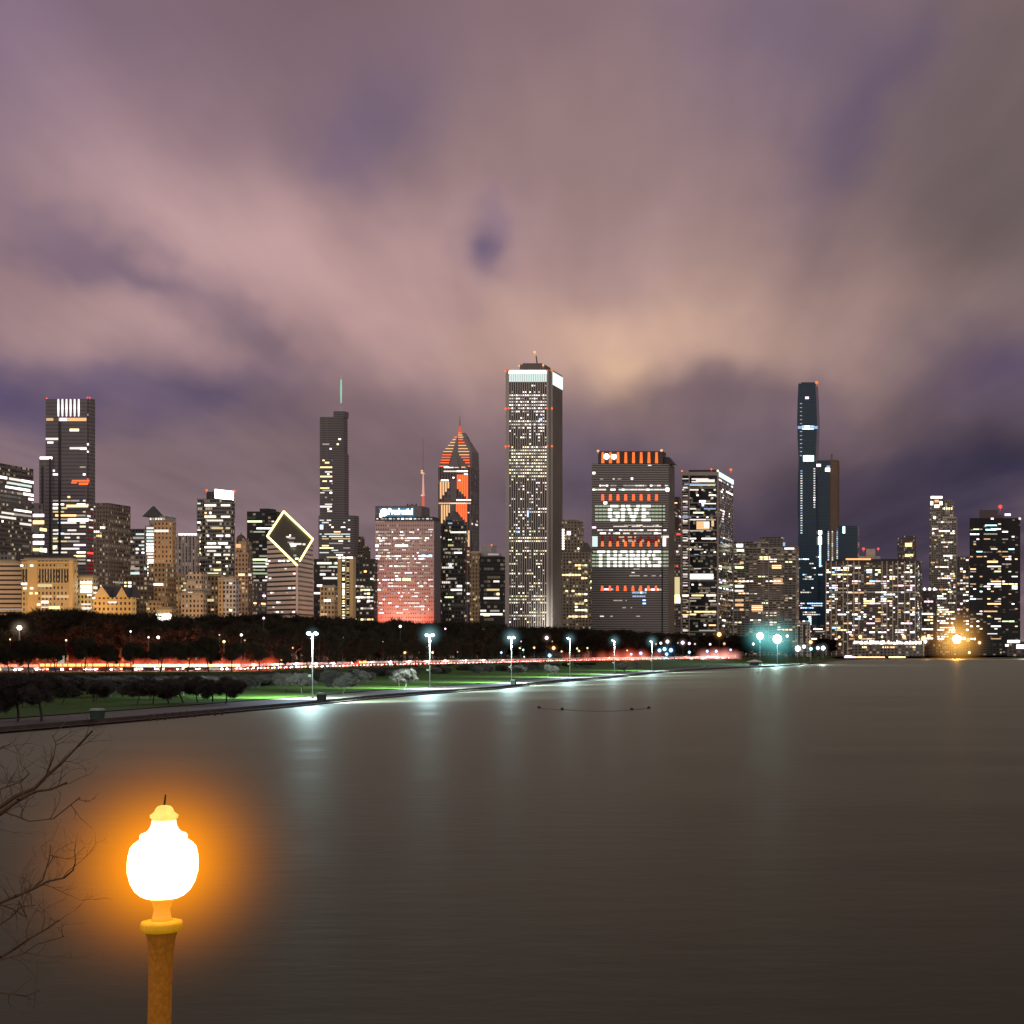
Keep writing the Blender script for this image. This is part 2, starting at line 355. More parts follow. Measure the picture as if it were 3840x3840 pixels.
class Building:
    def __init__(s, name, label, d, x0, x1, ytop, side=None, wallm=None, depth=None, mats=None, cat='building', base=GZ - .3, group=None):
        s.d = d; s.x0, s.x1 = x0, x1; s.base = base
        xl, xr = wx(x0, d), wx(x1, d); s.w = xr - xl
        if depth is None:
            depth = d * ((x1 - CX) / (side - CX) - 1) if side and side > x1 and x1 < CX - 300 else max(8.0, min(s.w * .8, d * 10 / max(60, CX - x1 - 10)))
            if side and side > x1 and depth < 6: depth = 6
        s.D = depth; s.xc = (xl + xr) / 2
        s.root = empty(name, (s.xc, d + s.D / 2, base), label, cat, group)
        s.mats = [wallm] + (mats or []); s.wall = MB(); s.win = []; s.extra = {}
        s.H = s.z(ytop)
        s.wall.box(-s.w / 2, s.w / 2, -s.D / 2, s.D / 2, 0, s.H)
    def x(s, px, off=0): return wx(px, s.d + off) - s.xc
    def z(s, py, off=0): return wz(py, s.d + off) - s.base
    def tier(s, x0, x1, y0, y1, off=0, depth=None, mi=0, mb=None):
        """a box from px x0..x1, py top y0 .. bottom y1, its front set back by off metres"""
        yb = -s.D / 2 + off; dd = depth if depth is not None else s.D - off
        (mb or s.wall).box(s.x(x0, off), s.x(x1, off), yb, yb + dd, s.z(y1, off), s.z(y0, off), mi)
    def part(s, name, mats, mb=None, smooth=False):
        mb = mb or MB(); s.extra.setdefault(name, []).append((mb, mats, smooth)); return mb
    def add(s, name, mats, mb, smooth=False): return link(name, mb.mesh(name, mats, smooth), s.root)
    def fw(s, px0, px1, py0, py1, c, off=0, t=.35):
        """one lit rectangle on the front"""
        s.win.append((s.x((px0 + px1) / 2, off), -s.D / 2 + off - t / 2 + .06, (s.z(py0, off) + s.z(py1, off)) / 2, abs(s.x(px1, off) - s.x(px0, off)), t, abs(s.z(py0, off) - s.z(py1, off)), c))
    def gen(s, face, u0, u1, z0, z1, fh, bw, pal, act=.5, hi=.55, lo=.08, run=.6, vf=.5, hf=.8, merge=True, off=0, xf=None):
        nf = int((z1 - z0) / fh); nb = max(1, int((u1 - u0) / bw))
        for f in range(nf):
            z = z0 + (f + .5) * fh; pr = hi if R.random() < act else lo
            on = False; start = None; c = None; fc = R.choice(pal)
            b = 0
            cells = []
            for b in range(nb):
                if on: on = R.random() < run + pr * (1 - run)
                else: on = R.random() < pr * (1 - run) / max(.05, 1 - pr * run)
                cells.append(on)
            b = 0
            while b < nb:
                if not cells[b]: b += 1; continue
                e = b
                if merge:
                    while e + 1 < nb and cells[e + 1] and e - b < (6 if run > .5 else 1): e += 1
                c = fc if R.random() < .55 else R.choice(pal)
                ua = u0 + b * bw + bw * (1 - hf) / 2; ub = u0 + (e + 1) * bw - bw * (1 - hf) / 2
                hh = fh * vf * R.uniform(.75, 1.1)
                if face == 'F': s.win.append(((ua + ub) / 2, -s.D / 2 + off - .12, z, ub - ua, .35, hh, c))
                else: s.win.append(((s.w / 2 if xf is None else xf) + .12, (ua + ub) / 2, z, .35, ub - ua, hh, c))
                b = e + 1
    def front(s, px0, px1, py0, py1, fh, bw, pal=OFF, off=0, **k):
        s.gen('F', s.x(px0, off), s.x(px1, off), s.z(py1, off), s.z(py0, off), fh, bw, pal, off=off, **k)
    def sidew(s, z0, z1, fh, bw, pal=OFF, v0=0, v1=1, **k):
        s.gen('S', -s.D / 2 + v0 * s.D, -s.D / 2 + v1 * s.D, z0, z1, fh, bw, pal, **k)
    def bands(s, y0, y1, pitch, th, proud=.4, mi=1, off=0, side=True, px=None):
        z = s.z(y1); x0, x1 = (s.x(px[0]), s.x(px[1])) if px else (-s.w / 2, s.w / 2)
        while z < s.z(y0):
            s.wall.box(x0 - (0 if px else proud), x1 + (0 if px else proud), -s.D / 2 - proud, (s.D / 2 + proud if side else -s.D / 2), z, z + th, mi); z += pitch
    def piers(s, px0, px1, y0, y1, n, wd, proud=.5, mi=1):
        for k in range(n + 1):
            x = s.x(px0 + (px1 - px0) * k / n)
            s.wall.box(x - wd / 2, x + wd / 2, -s.D / 2 - proud, -s.D / 2 + .01, s.z(y1), s.z(y0), mi)
    def side_piers(s, z0, z1, n, wd, proud=.5, mi=1):
        for k in range(n + 1):
            y = -s.D / 2 + s.D * k / n
            s.wall.box(s.w / 2, s.w / 2 + proud, y - wd / 2, y + wd / 2, z0, z1, mi)
    def beacon(s, px, py, c='R', r=1.0, off=0):
        mb = MB(); rr = 4.0 / FPX * s.d * r
        mb.lathe([(.05, -rr), (rr * .8, -rr * .6), (rr, 0), (rr * .8, rr * .6), (.05, rr)], 8)
        mb.tube((0, 0, -rr * 2.2), (0, 0, -rr), .15, .15, 4)
        o = link('beacon', mb.mesh('beacon', WM[c]), s.root, (s.x(px, off), -s.D / 2 + off + 1.0, s.z(py, off)))
    def done(s, wall_name='wall'):
        s.add(wall_name, s.mats, s.wall)
        for nm, lst in s.extra.items():
            for mb, mats, sm in lst: s.add(nm, mats, mb, sm)
        s.win.sort(key=lambda t: -max(t[3], t[4]) * t[5])
        for (x, y, z, a, b, c, k) in s.win[:100]:
            o = link('lit_window', UB[k], s.root, (x, y, z)); o.scale = (a, b, c)
        rest = s.win[100:]
        if rest:
            ks = sorted(set(t[6] for t in rest)); mb = MB()
            for (x, y, z, a, b, c, k) in rest: mb.box(x - a / 2, x + a / 2, y - b / 2, y + b / 2, z - c / 2, z + c / 2, ks.index(k))
            o = s.add('lit_window', [WM[k] for k in ks], mb); o['kind'] = 'stuff'
        return s

stoneo = (.34, .27, .18)
def simple(name, label, d, x0, x1, yt, side=None, wall=(.2, .18, .16), glass=(.03, .029, .03), fh=3.8, bw=3.0, vf=.55, hf=.6, dim=.5, pal=OFF, act=.5, hi=.5, lo=.07, ybot=2330, merge=True, run=.6, p=.2, wf=.8, wv=.5, sidelit=True, **kw):
    fm = facade('facade_' + name + str(len(MATS)), wall, glass, fh, bw, vf, hf, dim, p=p)
    b = Building(name, label, d, x0, x1, yt, side, fm, **kw)
    b.front(x0 + 1, x1 - 1, yt + 4, ybot, fh, bw, pal, act=act, hi=hi, lo=lo, merge=merge, run=run, vf=wv, hf=wf)
    if side and sidelit: b.sidew(b.z(ybot), b.H - fh, fh, bw, pal, act=act, hi=hi * .6, lo=lo * .6, merge=merge, run=run, vf=wv, hf=wf)
    return b
G = lambda *c: tuple(c)

# A leftmost dark office
b = simple('office_block', 'dark office block cut off by the left edge, its long wall sloping away', 1450, -240, -8, 1735, 128, (.13, .115, .11), fh=4.0, bw=2.6, vf=.5, hf=.9, pal='WWwvvPKw', act=.45, hi=.75, lo=.06, run=.85, depth=52, ybot=2110)
b.done()
simple('office_block', 'narrow grey block with stacked warm windows left of the finned tower', 1400, 118, 146, 1886, 152, (.16, .15, .15), fh=6, bw=12, pal='WOP', act=.8, hi=.9, lo=.3, ybot=2100).done()
# C finned crown tower
fm = facade('facade_slab_tower', (.17, .155, .16), (.10, .09, .095), 3.6, 40, .35, .97, .0)
dk = mat('dark_recess', (.03, .03, .032), .4)
b = Building('skyscraper', 'tall grey tower at left crowned by six glowing white fins', 1560, 171, 326, 1497, 354, fm, mats=[dk])
b.tier(326, 339, 1494, 1900, 2, 8)
b.tier(147, 196, 1711, 2110, -1.5, 14)
b.wall.box(b.x(219), b.x(229), -b.D / 2 - .3, -b.D / 2 + .02, 0, b.z(1582), 1)
b.wall.box(b.x(160), b.x(166), -b.D / 2 - 2.0, -b.D / 2 - 1.4, 0, b.z(1750), 1)
b.wall.box(b.x(188), b.x(196), -b.D / 2 - 1.8, -b.D / 2 - 1.4, 0, b.z(1720), 1)
for k in range(6):
    mb = MB(); x = b.x(219.5 + k * 15.2); q = 2.6 / FPX * b.d
    mb.prism([(x - q * .6, -b.D / 2 - .5), (x + q * .6, -b.D / 2 - .5), (x + q * .6, -b.D / 2), (x - q * .6, -b.D / 2)], b.z(1561), b.z(1530), 0, [(x - q * 1.1, -b.D / 2 - .5), (x + q * 1.1, -b.D / 2 - .5), (x + q * 1.1, -b.D / 2), (x - q * 1.1, -b.D / 2)])
    mb.prism([(x - q * 1.1, -b.D / 2 - .5), (x + q * 1.1, -b.D / 2 - .5), (x + q * 1.1, -b.D / 2), (x - q * 1.1, -b.D / 2)], b.z(1530), b.z(1497), 0, [(x - q * .7, -b.D / 2 - .5), (x + q * .7, -b.D / 2 - .5), (x + q * .7, -b.D / 2), (x - q * .7, -b.D / 2)])
    b.add('light_fin', WM['P'], mb)
b.fw(174, 200, 1568, 1578, 'o'); b.fw(221, 324, 1567, 1579, 'F'); b.fw(226, 250, 1568, 1578, 'W'); b.fw(262, 290, 1568, 1578, 'O')
b.fw(262, 296, 1608, 1617, 'Y'); b.fw(172, 220, 1642, 1650, 'w'); b.fw(178, 200, 1656, 1663, 'B'); b.fw(262, 325, 1677, 1685, 'w'); b.fw(300, 325, 1677, 1686, 'W'); b.fw(270, 335, 1800, 1806, 'T'); b.fw(296, 330, 1810, 1818, 'A'); b.fw(268, 288, 1808, 1813, 'T')
b.fw(150, 196, 1713, 1722, 'W', -1.5)
b.fw(250, 330, 1893, 1902, 'O'); b.fw(255, 332, 1944, 1955, 'W'); b.fw(218, 258, 1957, 1963, 'B'); b.fw(216, 240, 1998, 2004, 'B'); b.fw(186, 214, 2015, 2022, 'Y'); b.fw(188, 214, 2046, 2060, 'Y')
b.front(172, 326, 1690, 1800, 3.6, 3, 'WwvvP', act=.5, hi=.25, lo=.05); b.front(172, 332, 1840, 2120, 3.6, 3.0, 'WWOwwvvPy', act=.7, hi=.45, lo=.12)
b.sidew(40, b.z(1780), 3.6, 3, 'rrRrw', act=.9, hi=.7, lo=.4); b.sidew(b.z(1700), b.H - 4, 3.6, 3, 'wvW', act=.4, hi=.6, lo=.1)  # red reflections on the side glass put in as glowing panels
b.beacon(173, 1493, 'T', .6); b.beacon(326, 1490, 'R', .8); b.beacon(335, 1491, 'R', .8); b.done()
# D
b = simple('office_tower', 'plain dark grey tower just right of the finned tower', 1420, 350, 408, 1886, 487, (.15, .135, .125), fh=3.7, bw=2.6, hf=.5, pal='WwOv', act=.35, hi=.12, lo=.03)
b.piers(352, 406, 1886, 2300, 7, .6, .4, 0); b.side_piers(0, b.H, 12, .6, .4, 0); b.fw(353, 360, 1898, 1902, 'w'); b.done()
simple('office_block', 'blue grey block with rows of white windows left of the pyramid roofed tower', 1640, 486, 545, 1983, None, (.14, .14, .15), pal='WWwwKv', act=.8, hi=.6, lo=.2).done()
# F pyramid roof tower
b = Building('pyramid_roofed_tower', 'slim white tower with a dark pyramid roof and a column of white lit windows', 1600, 543, 624, 1972, 640, facade('facade_pyr', (.34, .32, .31), (.05, .05, .05), 4, 2.4, .5, .5, .3))
b.tier(560, 625, 1935, 1972, 2, 18)
mb = MB(); c = (b.x(592, 12)); hw = b.x(620, 12) - c
mb.prism([(c - hw, -hw), (c + hw, -hw), (c + hw, hw), (c - hw, hw)], b.z(1938), b.z(1897), 0, [(c - .6, -.6), (c + .6, -.6), (c + .6, .6), (c - .6, .6)]); b.add('roof', mat('dark_copper_roof', (.05, .055, .05), .6), mb)
for k in range(28): b.fw(552 - 2, 576, 1977 + k * 12.1, 1984 + k * 12.1, R.choice('WWwKS'))
for k in range(6): b.fw(562 + k * 10, 568 + k * 10, 1942, 1950, R.choice('wvvw'))
b.done()
sand = (.42, .31, .19)
b = simple('stone_tower', 'tall tan stone tower standing in front of the pyramid roofed tower', 1380, 577, 646, 1957, 656, (.33, .23, .14), fh=4, bw=3.2, vf=.5, hf=.4, pal='WOw', act=.3, hi=.2, lo=.03)
b.tier(583, 640, 1950, 1957, 2); b.done()
simple('stone_block', 'broad dark brown block below the tan stone tower', 1300, 556, 626, 2112, 662, (.24, .17, .10), fh=4, bw=3, hf=.45, pal='WO', act=.2, hi=.15, lo=.02).done()
# G
b = simple('apartment_slab', 'pale pinkish concrete slab with a white lit roof edge', 1600, 661, 737, 2000, 742, (.40, .33, .31), fh=3.2, bw=3.4, vf=.9, hf=.35, pal='wv', act=.05, hi=.1, lo=.01)
b.wall.box(b.x(690), b.x(708), -b.D / 2 - .8, -b.D / 2 + .02, 0, b.z(2010)); b.wall.box(b.x(664), b.x(676), -b.D / 2 - .8, -b.D / 2 + .02, 0, b.z(2010))
for a_, b_ in ((670, 686), (688, 703), (705, 714), (716, 726), (728, 738)): b.fw(a_, b_, 2001, 2007, 'W')
b.done()
# H white billboard tower
b = simple('office_tower', 'glass tower carrying a big blank white glowing rooftop panel', 1640, 766, 870, 1872, 878, (.22, .20, .18), (.03, .035, .035), fh=3.9, bw=2.4, vf=.6, hf=.8, pal='WWwwvvYyGO', act=.5, hi=.55, lo=.12)
b.tier(738, 766, 1870, 2300, 3, 20); b.front(739, 765, 1880, 2180, 3.9, 4, 'WwwOYvK', act=.7, hi=.8, lo=.2, off=3)
b.tier(774, 806, 1844, 1872, 6, 10, 1); b.mats.append(dk)
b.bands(1872, 1878, 50, 1.2, .5, 0)
mb = MB(); mb.prism([(b.x(806), -b.D / 2 - .4), (b.x(876), -b.D / 2 - .4), (b.x(876), -b.D / 2), (b.x(806), -b.D / 2)], b.z(1868), b.z(1834), 0)
mb.v = [(x, y, z + (b.z(1842) - b.z(1834)) * max(0, (x - b.x(806)) / (b.x(876) - b.x(806)))) for x, y, z in mb.v]; b.add('sign_panel', WM['S'], mb)
b.beacon(773, 1838, 'A', 1.1); b.beacon(877, 1841, 'T', 1.1); b.done()
# I domed tower
b = simple('domed_tower', 'old brown stone tower topped by a small dark dome', 1440, 880, 930, 2070, 948, (.30, .22, .16), fh=4, bw=3, hf=.45, pal='WOoyw', act=.4, hi=.3, lo=.06)
b.tier(884, 924, 2030, 2070, 2, 10); mb = MB(); r = 16 / FPX * b.d; rr = [(r * math.cos(t * .1745), r * 1.25 * math.sin(t * .1745)) for t in range(0, 9)]
mb.lathe([(r * 1.05, -2.5)] + rr + [(.2, r * 1.25 + 2)], 16, (b.x(904, 6), -b.D / 2 + 6, b.z(2023)))
b.tier(888, 919, 2018, 2030, 3, 7); b.add('dome', mat('dark_copper_roof', (.05, .055, .05), .6), mb, True); b.fw(885, 903, 2040, 2054, 'F'); b.done()
for k in range(8): pass
# J lower orange blocks
def stone(name, label, d, x0, x1, yt, side=None, wall=stoneo, **k):
    k.setdefault('fh', 3.9); k.setdefault('bw', 3.0); k.setdefault('hf', .5); k.setdefault('pal', 'WOyov'); k.setdefault('act', .3); k.setdefault('hi', .2); k.setdefault('lo', .04)
    b = simple(name, label, d, x0, x1, yt, side, wall, **k)
    mb = MB(); mb.box(-b.w / 2 - .7, b.w / 2 + .7, -b.D / 2 - .7, b.D / 2 + .7, b.H, b.H + 1.0); mb.box(-b.w / 2 + 1, b.w / 2 - 1, -b.D / 2 + 1, b.D / 2 - 1, b.H + 1, b.H + 2.2)
    b.add('cornice', mat('stone_trim', (.36, .29, .2), .8), mb); return b
stone('stone_tower', 'golden stone tower with a stepped peak, between the lit sign and the pale slab', 1330, 632, 678, 2160, 684).done()
b = stone('stone_block', 'wide tan stone block with three stepped tiers and a flat roof', 1300, 679, 762, 2227, 771, (.40, .31, .22)); b.tier(690, 757, 2177, 2227, 4, 14); b.tier(699, 755, 2146, 2177, 6, 10)
b.fw(683, 692, 2212, 2216, 'y'); b.fw(688, 698, 2184, 2190, 'y'); b.fw(690, 697, 2209, 2216, 'K'); b.fw(706, 722, 2220, 2225, 'w'); b.done()
stone('stone_block', 'dark olive brown stone block left of the pale window grid', 1330, 762, 818, 2160, 826, (.19, .14, .09)).done()
b = stone('stone_block', 'block with a tan left edge and a pale white window grid', 1290, 820, 884, 2172, 887, (.42, .38, .35), fh=3.6, bw=2.7, vf=.6, hf=.55, pal='WGyw')
b.wall.box(b.x(820), b.x(838), -b.D / 2 - .6, -b.D / 2 + .02, 0, b.z(2168), 1); b.mats.append(facade('facade_tan', (.4, .28, .15), (.04, .03, .02), 3.6, 2.7, .6, .4, .2)); b.done()
simple('office_block', 'dark grey mid rise block left of the diamond roofed tower', 1500, 885, 950, 2180, 1000, (.13, .11, .11), pal='WPOwv', act=.4, hi=.3, lo=.06).done()
# K black tower
b = simple('office_tower', 'black glass tower with rows of greenish white windows behind the diamond roof', 1800, 926, 1040, 1918, 1052, (.03, .03, .03), (.015, .018, .018), fh=3.9, bw=3.4, vf=.6, hf=.9, dim=.25, pal='GGGgWWwwyvg', act=.62, hi=.65, lo=.1, ybot=2300)
b.win = [t for t in b.win if t[2] < b.z(1945)]
b.tier(974, 1014, 1907, 1918, 8, 14); b.done()
# L diamond building
d0 = 1380
def at(px, py, d): return Vector((wx(px, d), d, wz(py, d)))
root = empty('diamond_roofed_tower', (wx(1115, d0), d0, GZ - .3), 'pale banded tower with a slanted diamond roof outlined in yellow white light', 'building')
o0 = root.location
Fp, Lp, Rp = at(1115, 2122, d0) - o0, at(1003, 2013, d0 + 26) - o0, at(1174, 2024, d0 + 46) - o0
Bp = Lp + Rp - Fp
base = [Vector((p_.x, p_.y, 0)) for p_ in (Fp, Rp, Bp, Lp)]; topv = [Fp, Rp, Bp, Lp]
dark = mat('dark_window_band', (.03, .026, .024), .25); pinkband = mat('pinkish_concrete_band', (.60, .48, .41), .7, 0, .12, .1)
mb = MB(); mb.prism([(p_.x, p_.y) for p_ in base], 0, 0, 0, None, [p_.z - .3 for p_ in topv])
cen = sum(base, Vector()) / 4
def ring(mb, z0, z1, k, mi):
    """a band round the walls, cut by the slope of the roof"""
    for i in range(4):
        a, c = base[i] + (base[i] - cen).normalized() * k, base[(i + 1) % 4] + (base[(i + 1) % 4] - cen).normalized() * k
        ta, tb = topv[i].z, topv[(i + 1) % 4].z
        lim = lambda t: ta + (tb - ta) * t
        segs = [j / 24 for j in range(25)]
        for s0, s1 in zip(segs, segs[1:]):
            q0, q1 = min(z1, lim(s0)), min(z1, lim(s1))
            if q0 <= z0 + .05 and q1 <= z0 + .05: continue
            q0, q1 = max(q0, z0), max(q1, z0)
            A, C = a.lerp(c, s0), a.lerp(c, s1)
            mb.quad((A.x, A.y, z0), (C.x, C.y, z0), (C.x, C.y, q1), (A.x, A.y, q0), mi)
z = 3.0
while z < Bp.z: ring(mb, z, z + 2.5, .35, 1); z += 4.1
mb.tube((Fp.x * 1.0, Fp.y - .6, 0), (Fp.x, Fp.y - .6, Fp.z), .9, .9, 6, 1)
link('wall', mb.mesh('wall', [dark, pinkband]), root)
mb = MB(); mb.quad(*[tuple(p_ + Vector((0, 0, .1))) for p_ in topv]); link('roof', mb.mesh('roof', facade('sloped_glass', (.045, .045, .03), (.02, .022, .015), 9, 4, .7, .95, .0, rough=.35)), root)
for i in range(4):
    a, c = topv[i] + Vector((0, -.4, .6)), topv[(i + 1) % 4] + Vector((0, -.4, .6))
    if i == 0: a = a.lerp(c, .16)
    mb = MB(); mb.tube(a, c, .85, .85, 6, 0, True); link('neon_edge', mb.mesh('neon_edge', glow('neon_warm', (1, .80, .28), 3.4)), root)
for (px, py, wd, k) in [(1080, 2014, 14, 'w'), (1088, 2008, 5, 'P'), (1096, 2018, 20, 'v'), (1108, 2040, 44, 'w'), (1100, 2045, 20, 'W'), (1140, 2041, 10, 'w'), (1113, 2095, 12, 'G'), (1106, 2083, 10, 'v'), (1090, 2035, 22, 'v')]:
    t = (py - 1916) / (2122 - 1916); dd = d0 + 72 - 72 * t - 2.5
    mb = MB(); q = wd / 2 / FPX * dd; mb.box(-q, q, -.2, .2, -.8, .8)
    link('lit_window', mb.mesh('lit_window', WM[k]), root, at(px, py, dd) - o0)
for _ in range(26):
    px = R.uniform(1000, 1108); py = R.choice([2104] * 5 + list(range(2115, 2300, 18)))
    t = (1115 - px) / (1115 - 1003); q = (Fp.lerp(Lp, t)); mb = MB(); mb.box(-1.1, 1.1, -.5, .5, -.5, .5)
    link('lit_window', mb.mesh('lit_window', WM[R.choice('WPwwv')]), root, (q.x, q.y - .4, wz(py, d0 + 26 * t) - o0.z))
# M rounded setback tower with spire
steel = facade('facade_rounded', (.16, .15, .15), (.09, .085, .09), 3.9, 60, .5, .98, .0, rough=.4)
b = Building('skyscraper', 'tall rounded glass tower with a pale green lit spire', 2700, 1191, 1350, 1931, None, steel, depth=24, mats=[dk])
def rounded(mb, x0, x1, y0, y1, z0, z1, r, mi=0):
    pts = []
    for cx, cy, a0 in ((x1 - r, y0 + r, -90), (x1 - r, y1 - r, 0), (x0 + r, y1 - r, 90), (x0 + r, y0 + r, 180)):
        for k in range(6): a = math.radians(a0 + 90 * k / 5); pts.append((cx + r * math.cos(a), cy + r * math.sin(a)))
    mb.prism(pts, z0, z1, mi)
b.wall = MB(); q = -b.D / 2
rounded(b.wall, b.x(1188), b.x(1330), q, q + 24, 0, b.z(1933), 8)
rounded(b.wall, b.x(1191), b.x(1289), q + 1, q + 23, b.z(1933), b.z(1563), 9)
b.wall.box(b.x(1245), b.x(1291), q + .6, q + 18, b.z(1935), b.z(1700)); rounded(b.wall, b.x(1245), b.x(1290), q + 3, q + 21, b.z(1563), b.z(1541), 3)
sp_ = MB(); x = b.x(1279, 12); y = q + 12
sp_.tube((x, y, b.z(1541)), (x, y, b.z(1512)), 1.1, 1.2, 8); sp_.tube((x, y, b.z(1512)), (x, y, b.z(1508)), 1.5, 1.5, 8)
s1 = MB(); s1.lathe([(1.0, 0), (1.5, 12), (1.6, 25), (1.2, 40), (.8, b.z(1458) - b.z(1508))], 10, (x, y, b.z(1508)))
s2 = MB(); s2.tube((x, y, b.z(1458)), (x, y, b.z(1425)), 1.1, .7, 6); s2.tube((x, y, b.z(1425)), (x, y, b.z(1403)), .5, .3, 5)
spire = b.add('spire', mat('pale_metal', (.5, .5, .5), .4), sp_); 
for nm, mb, mm in (('spire_shaft', s1, glow('spire_green', (.55, .95, .70), .62)), ('spire_tip', s2, mat('spire_grey', (.5, .45, .45), .4, emit=(.6, .5, .5), es=.35))): link(nm, mb.mesh(nm, mm), spire)
b.front(1200, 1285, 1650, 1930, 3.9, 4.0, 'WPWwwvvOY', act=.6, hi=.4, lo=.1, off=.9, vf=.6); b.front(1246, 1287, 1625, 1660, 3.9, 5, 'YwW', act=.4, hi=.4, lo=.1, off=.5)
b.front(1198, 1322, 1945, 2120, 3.9, 4.0, 'WWPwwvvOYyK', act=.75, hi=.5, lo=.15); b.front(1198, 1322, 2120, 2300, 3.9, 4.0, 'WWKwwvGy', act=.6, hi=.45, lo=.12)
b.fw(1200, 1212, 1968, 1985, 'B'); b.done()
# N
b = simple('stone_tower', 'dark stepped stone tower at the right foot of the spired tower', 2000, 1339, 1400, 2100, None, (.10, .085, .06), (.01, .01, .01), pal='WYGwyP', act=.55, hi=.3, lo=.12, fh=3.8, bw=3.4, merge=False); b.tier(1339, 1371, 2048, 2100, 3, 15); b.tier(1342, 1355, 2012, 2048, 5, 10); b.front(1341, 1400, 2060, 2330, 3.8, 3.4, 'wvvY', act=.4, hi=.4, lo=.1); b.done()
simple('office_block', 'dark block with scattered lights filling the gap left of the pink office slab', 1560, 1326, 1404, 2096, None, (.05, .045, .04), pal='WWPwwYGvO', act=.6, hi=.35, lo=.15, fh=3.6, bw=3.2, merge=False).done()
simple('office_block', 'dark glass block filled with bright windows behind the cream slab', 1620, 1176, 1270, 2096, None, (.04, .04, .045), pal='WWKwwvvG', act=.7, hi=.5, lo=.12).done()
b = simple('hotel_slab', 'cream stone slab with a lit central column of windows and white roof lights', 1440, 1266, 1324, 2088, 1330, (.46, .34, .19), (.03, .025, .02), fh=3.7, bw=1.2, vf=.8, hf=.01, pal='w', act=0, hi=.01, lo=0)
b.wall.box(b.x(1281), b.x(1295), -b.D / 2 - .2, -b.D / 2, 0, b.z(2096), 1); b.wall.box(b.x(1299), b.x(1311), -b.D / 2 - .2, -b.D / 2, 0, b.z(2096), 1); b.mats.append(dark)
for k in range(50): 
    if R.random() < .7: b.fw(1284, 1293, 2100 + k * 4.6, 2103 + k * 4.6, R.choice('YyWWy'))
    if R.random() < .5: b.fw(1300, 1310, 2100 + k * 4.6, 2103 + k * 4.6, R.choice('yyvo'))
for k in (1268, 1284, 1300, 1312): b.fw(k, k + 11, 2088, 2094, 'W')
b.done()
stone('stone_block', 'low tan stone block at the foot of the rounded tower', 1350, 1200, 1254, 2204, 1262, (.36, .26, .15)).done()
# Q pink office slab with lit rooftop sign
fm = facade('facade_pink_slab', (.46, .37, .35), (.16, .11, .10), 4.0, 2.3, .42, .5, .5, (1, .75, .6), p=.2)
b = Building('office_slab', 'broad pinkish office slab washed with red light under a glowing rooftop sign', 1600, 1407, 1627, 1953, 1650, fm, mats=[dk, mat('grey_roof', (.16, .14, .15), .7)])
b.tier(1407, 1627, 1938, 1953, 1.5, None, 1); b.tier(1407, 1580, 1897, 1938, 2, 22, 2); b.tier(1580, 1592, 1905, 1938, 8, 14, 2)
b.wall.box(b.w / 2, b.w / 2 + .5, -b.D / 2, b.D / 2, 0, b.H, 2)
for k in range(14): b.fw(1412 + k * 15.5, 1412 + k * 15.5 + R.uniform(4, 13), 1943, 1948, R.choice('wvvWKv'), 1.5)
rows = [1984, 1993, 2005, 2016, 2025, 2037, 2047, 2060, 2071, 2084, 2093, 2108, 2121, 2134, 2146, 2158, 2172, 2184, 2196, 2209, 2221, 2234, 2246, 2259, 2272, 2283, 2296]
for i, y in enumerate(rows):
    pr = [.15, .5, .3, .85, .3, .3, .5, .35, .3, .85, .4, .35, .5, .3, .25, .4, .5, .25, .7, .3, .3, .5, .3, .25, .2, .4, .3][i]
    x = 1410
    while x < 1622:
        wd = R.choice([3, 4, 6, 10, 18])
        if R.random() < pr and x + wd < 1625: b.fw(x, x + wd, y, y + R.uniform(3.5, 5), R.choice('WwwwvvvP' if pr < .8 else 'WWWwF'))
        x += wd + R.uniform(1, 4)
b.fw(1485, 1502, 2169, 2177, 'S'); b.fw(1510, 1540, 2168, 2178, 'Y'); b.fw(1582, 1594, 2080, 2089, 'B'); b.fw(1608, 1620, 2080, 2088, 'B'); b.fw(1408, 1420, 2042, 2051, 'P'); b.fw(1482, 1530, 2043, 2050, 'W')
b.sidew(20, b.H - 4, 4.0, 3, 'vgvw', act=.5, hi=.3, lo=.08)
sg = MB(); sg.box(b.x(1420), b.x(1550), -b.D / 2 + 1.0, -b.D / 2 + 2.0, b.z(1936), b.z(1905)); sign = b.add('sign', glow('sign_blue', (.10, .30, .50), .75, vary=.4, vs=.2), sg)
sg = MB()
import itertools
pts = [(b.x(1440) + 14.2 / FPX * 1600 * math.cos(t / 24 * 2 * math.pi), b.z(1921) + 14.2 / FPX * 1600 * math.sin(t / 24 * 2 * math.pi)) for t in range(24)]
i0 = len(sg.v); sg.v += [(x, -b.D / 2 + .5, z) for x, z in pts]; sg.f.append(tuple(range(24))); sg.mi.append(0)
sg.quad((b.x(1422.5), -b.D / 2 + .5, b.z(1939)), (b.x(1431), -b.D / 2 + .5, b.z(1939)), (b.x(1436), -b.D / 2 + .5, b.z(1928)), (b.x(1422.5), -b.D / 2 + .5, b.z(1925)))
link('sign_emblem', sg.mesh('sign_emblem', WM['S']), sign)
def text_mesh(txt, size, ext=.2, bold=0.0):
    cu = bpy.data.curves.new('lettering', 'FONT'); cu.body = txt; cu.size = size; cu.extrude = ext; cu.offset = bold; cu.align_x = 'CENTER'
    to = bpy.data.objects.new('lettering_tmp', cu); col.objects.link(to); bpy.context.view_layer.update()
    me = bpy.data.meshes.new_from_object(to.evaluated_get(bpy.context.evaluated_depsgraph_get())); bpy.data.objects.remove(to); return me
me = text_mesh('Prudential', 8.2, .2, .22); me.materials.clear(); me.materials.append(WM['S'])
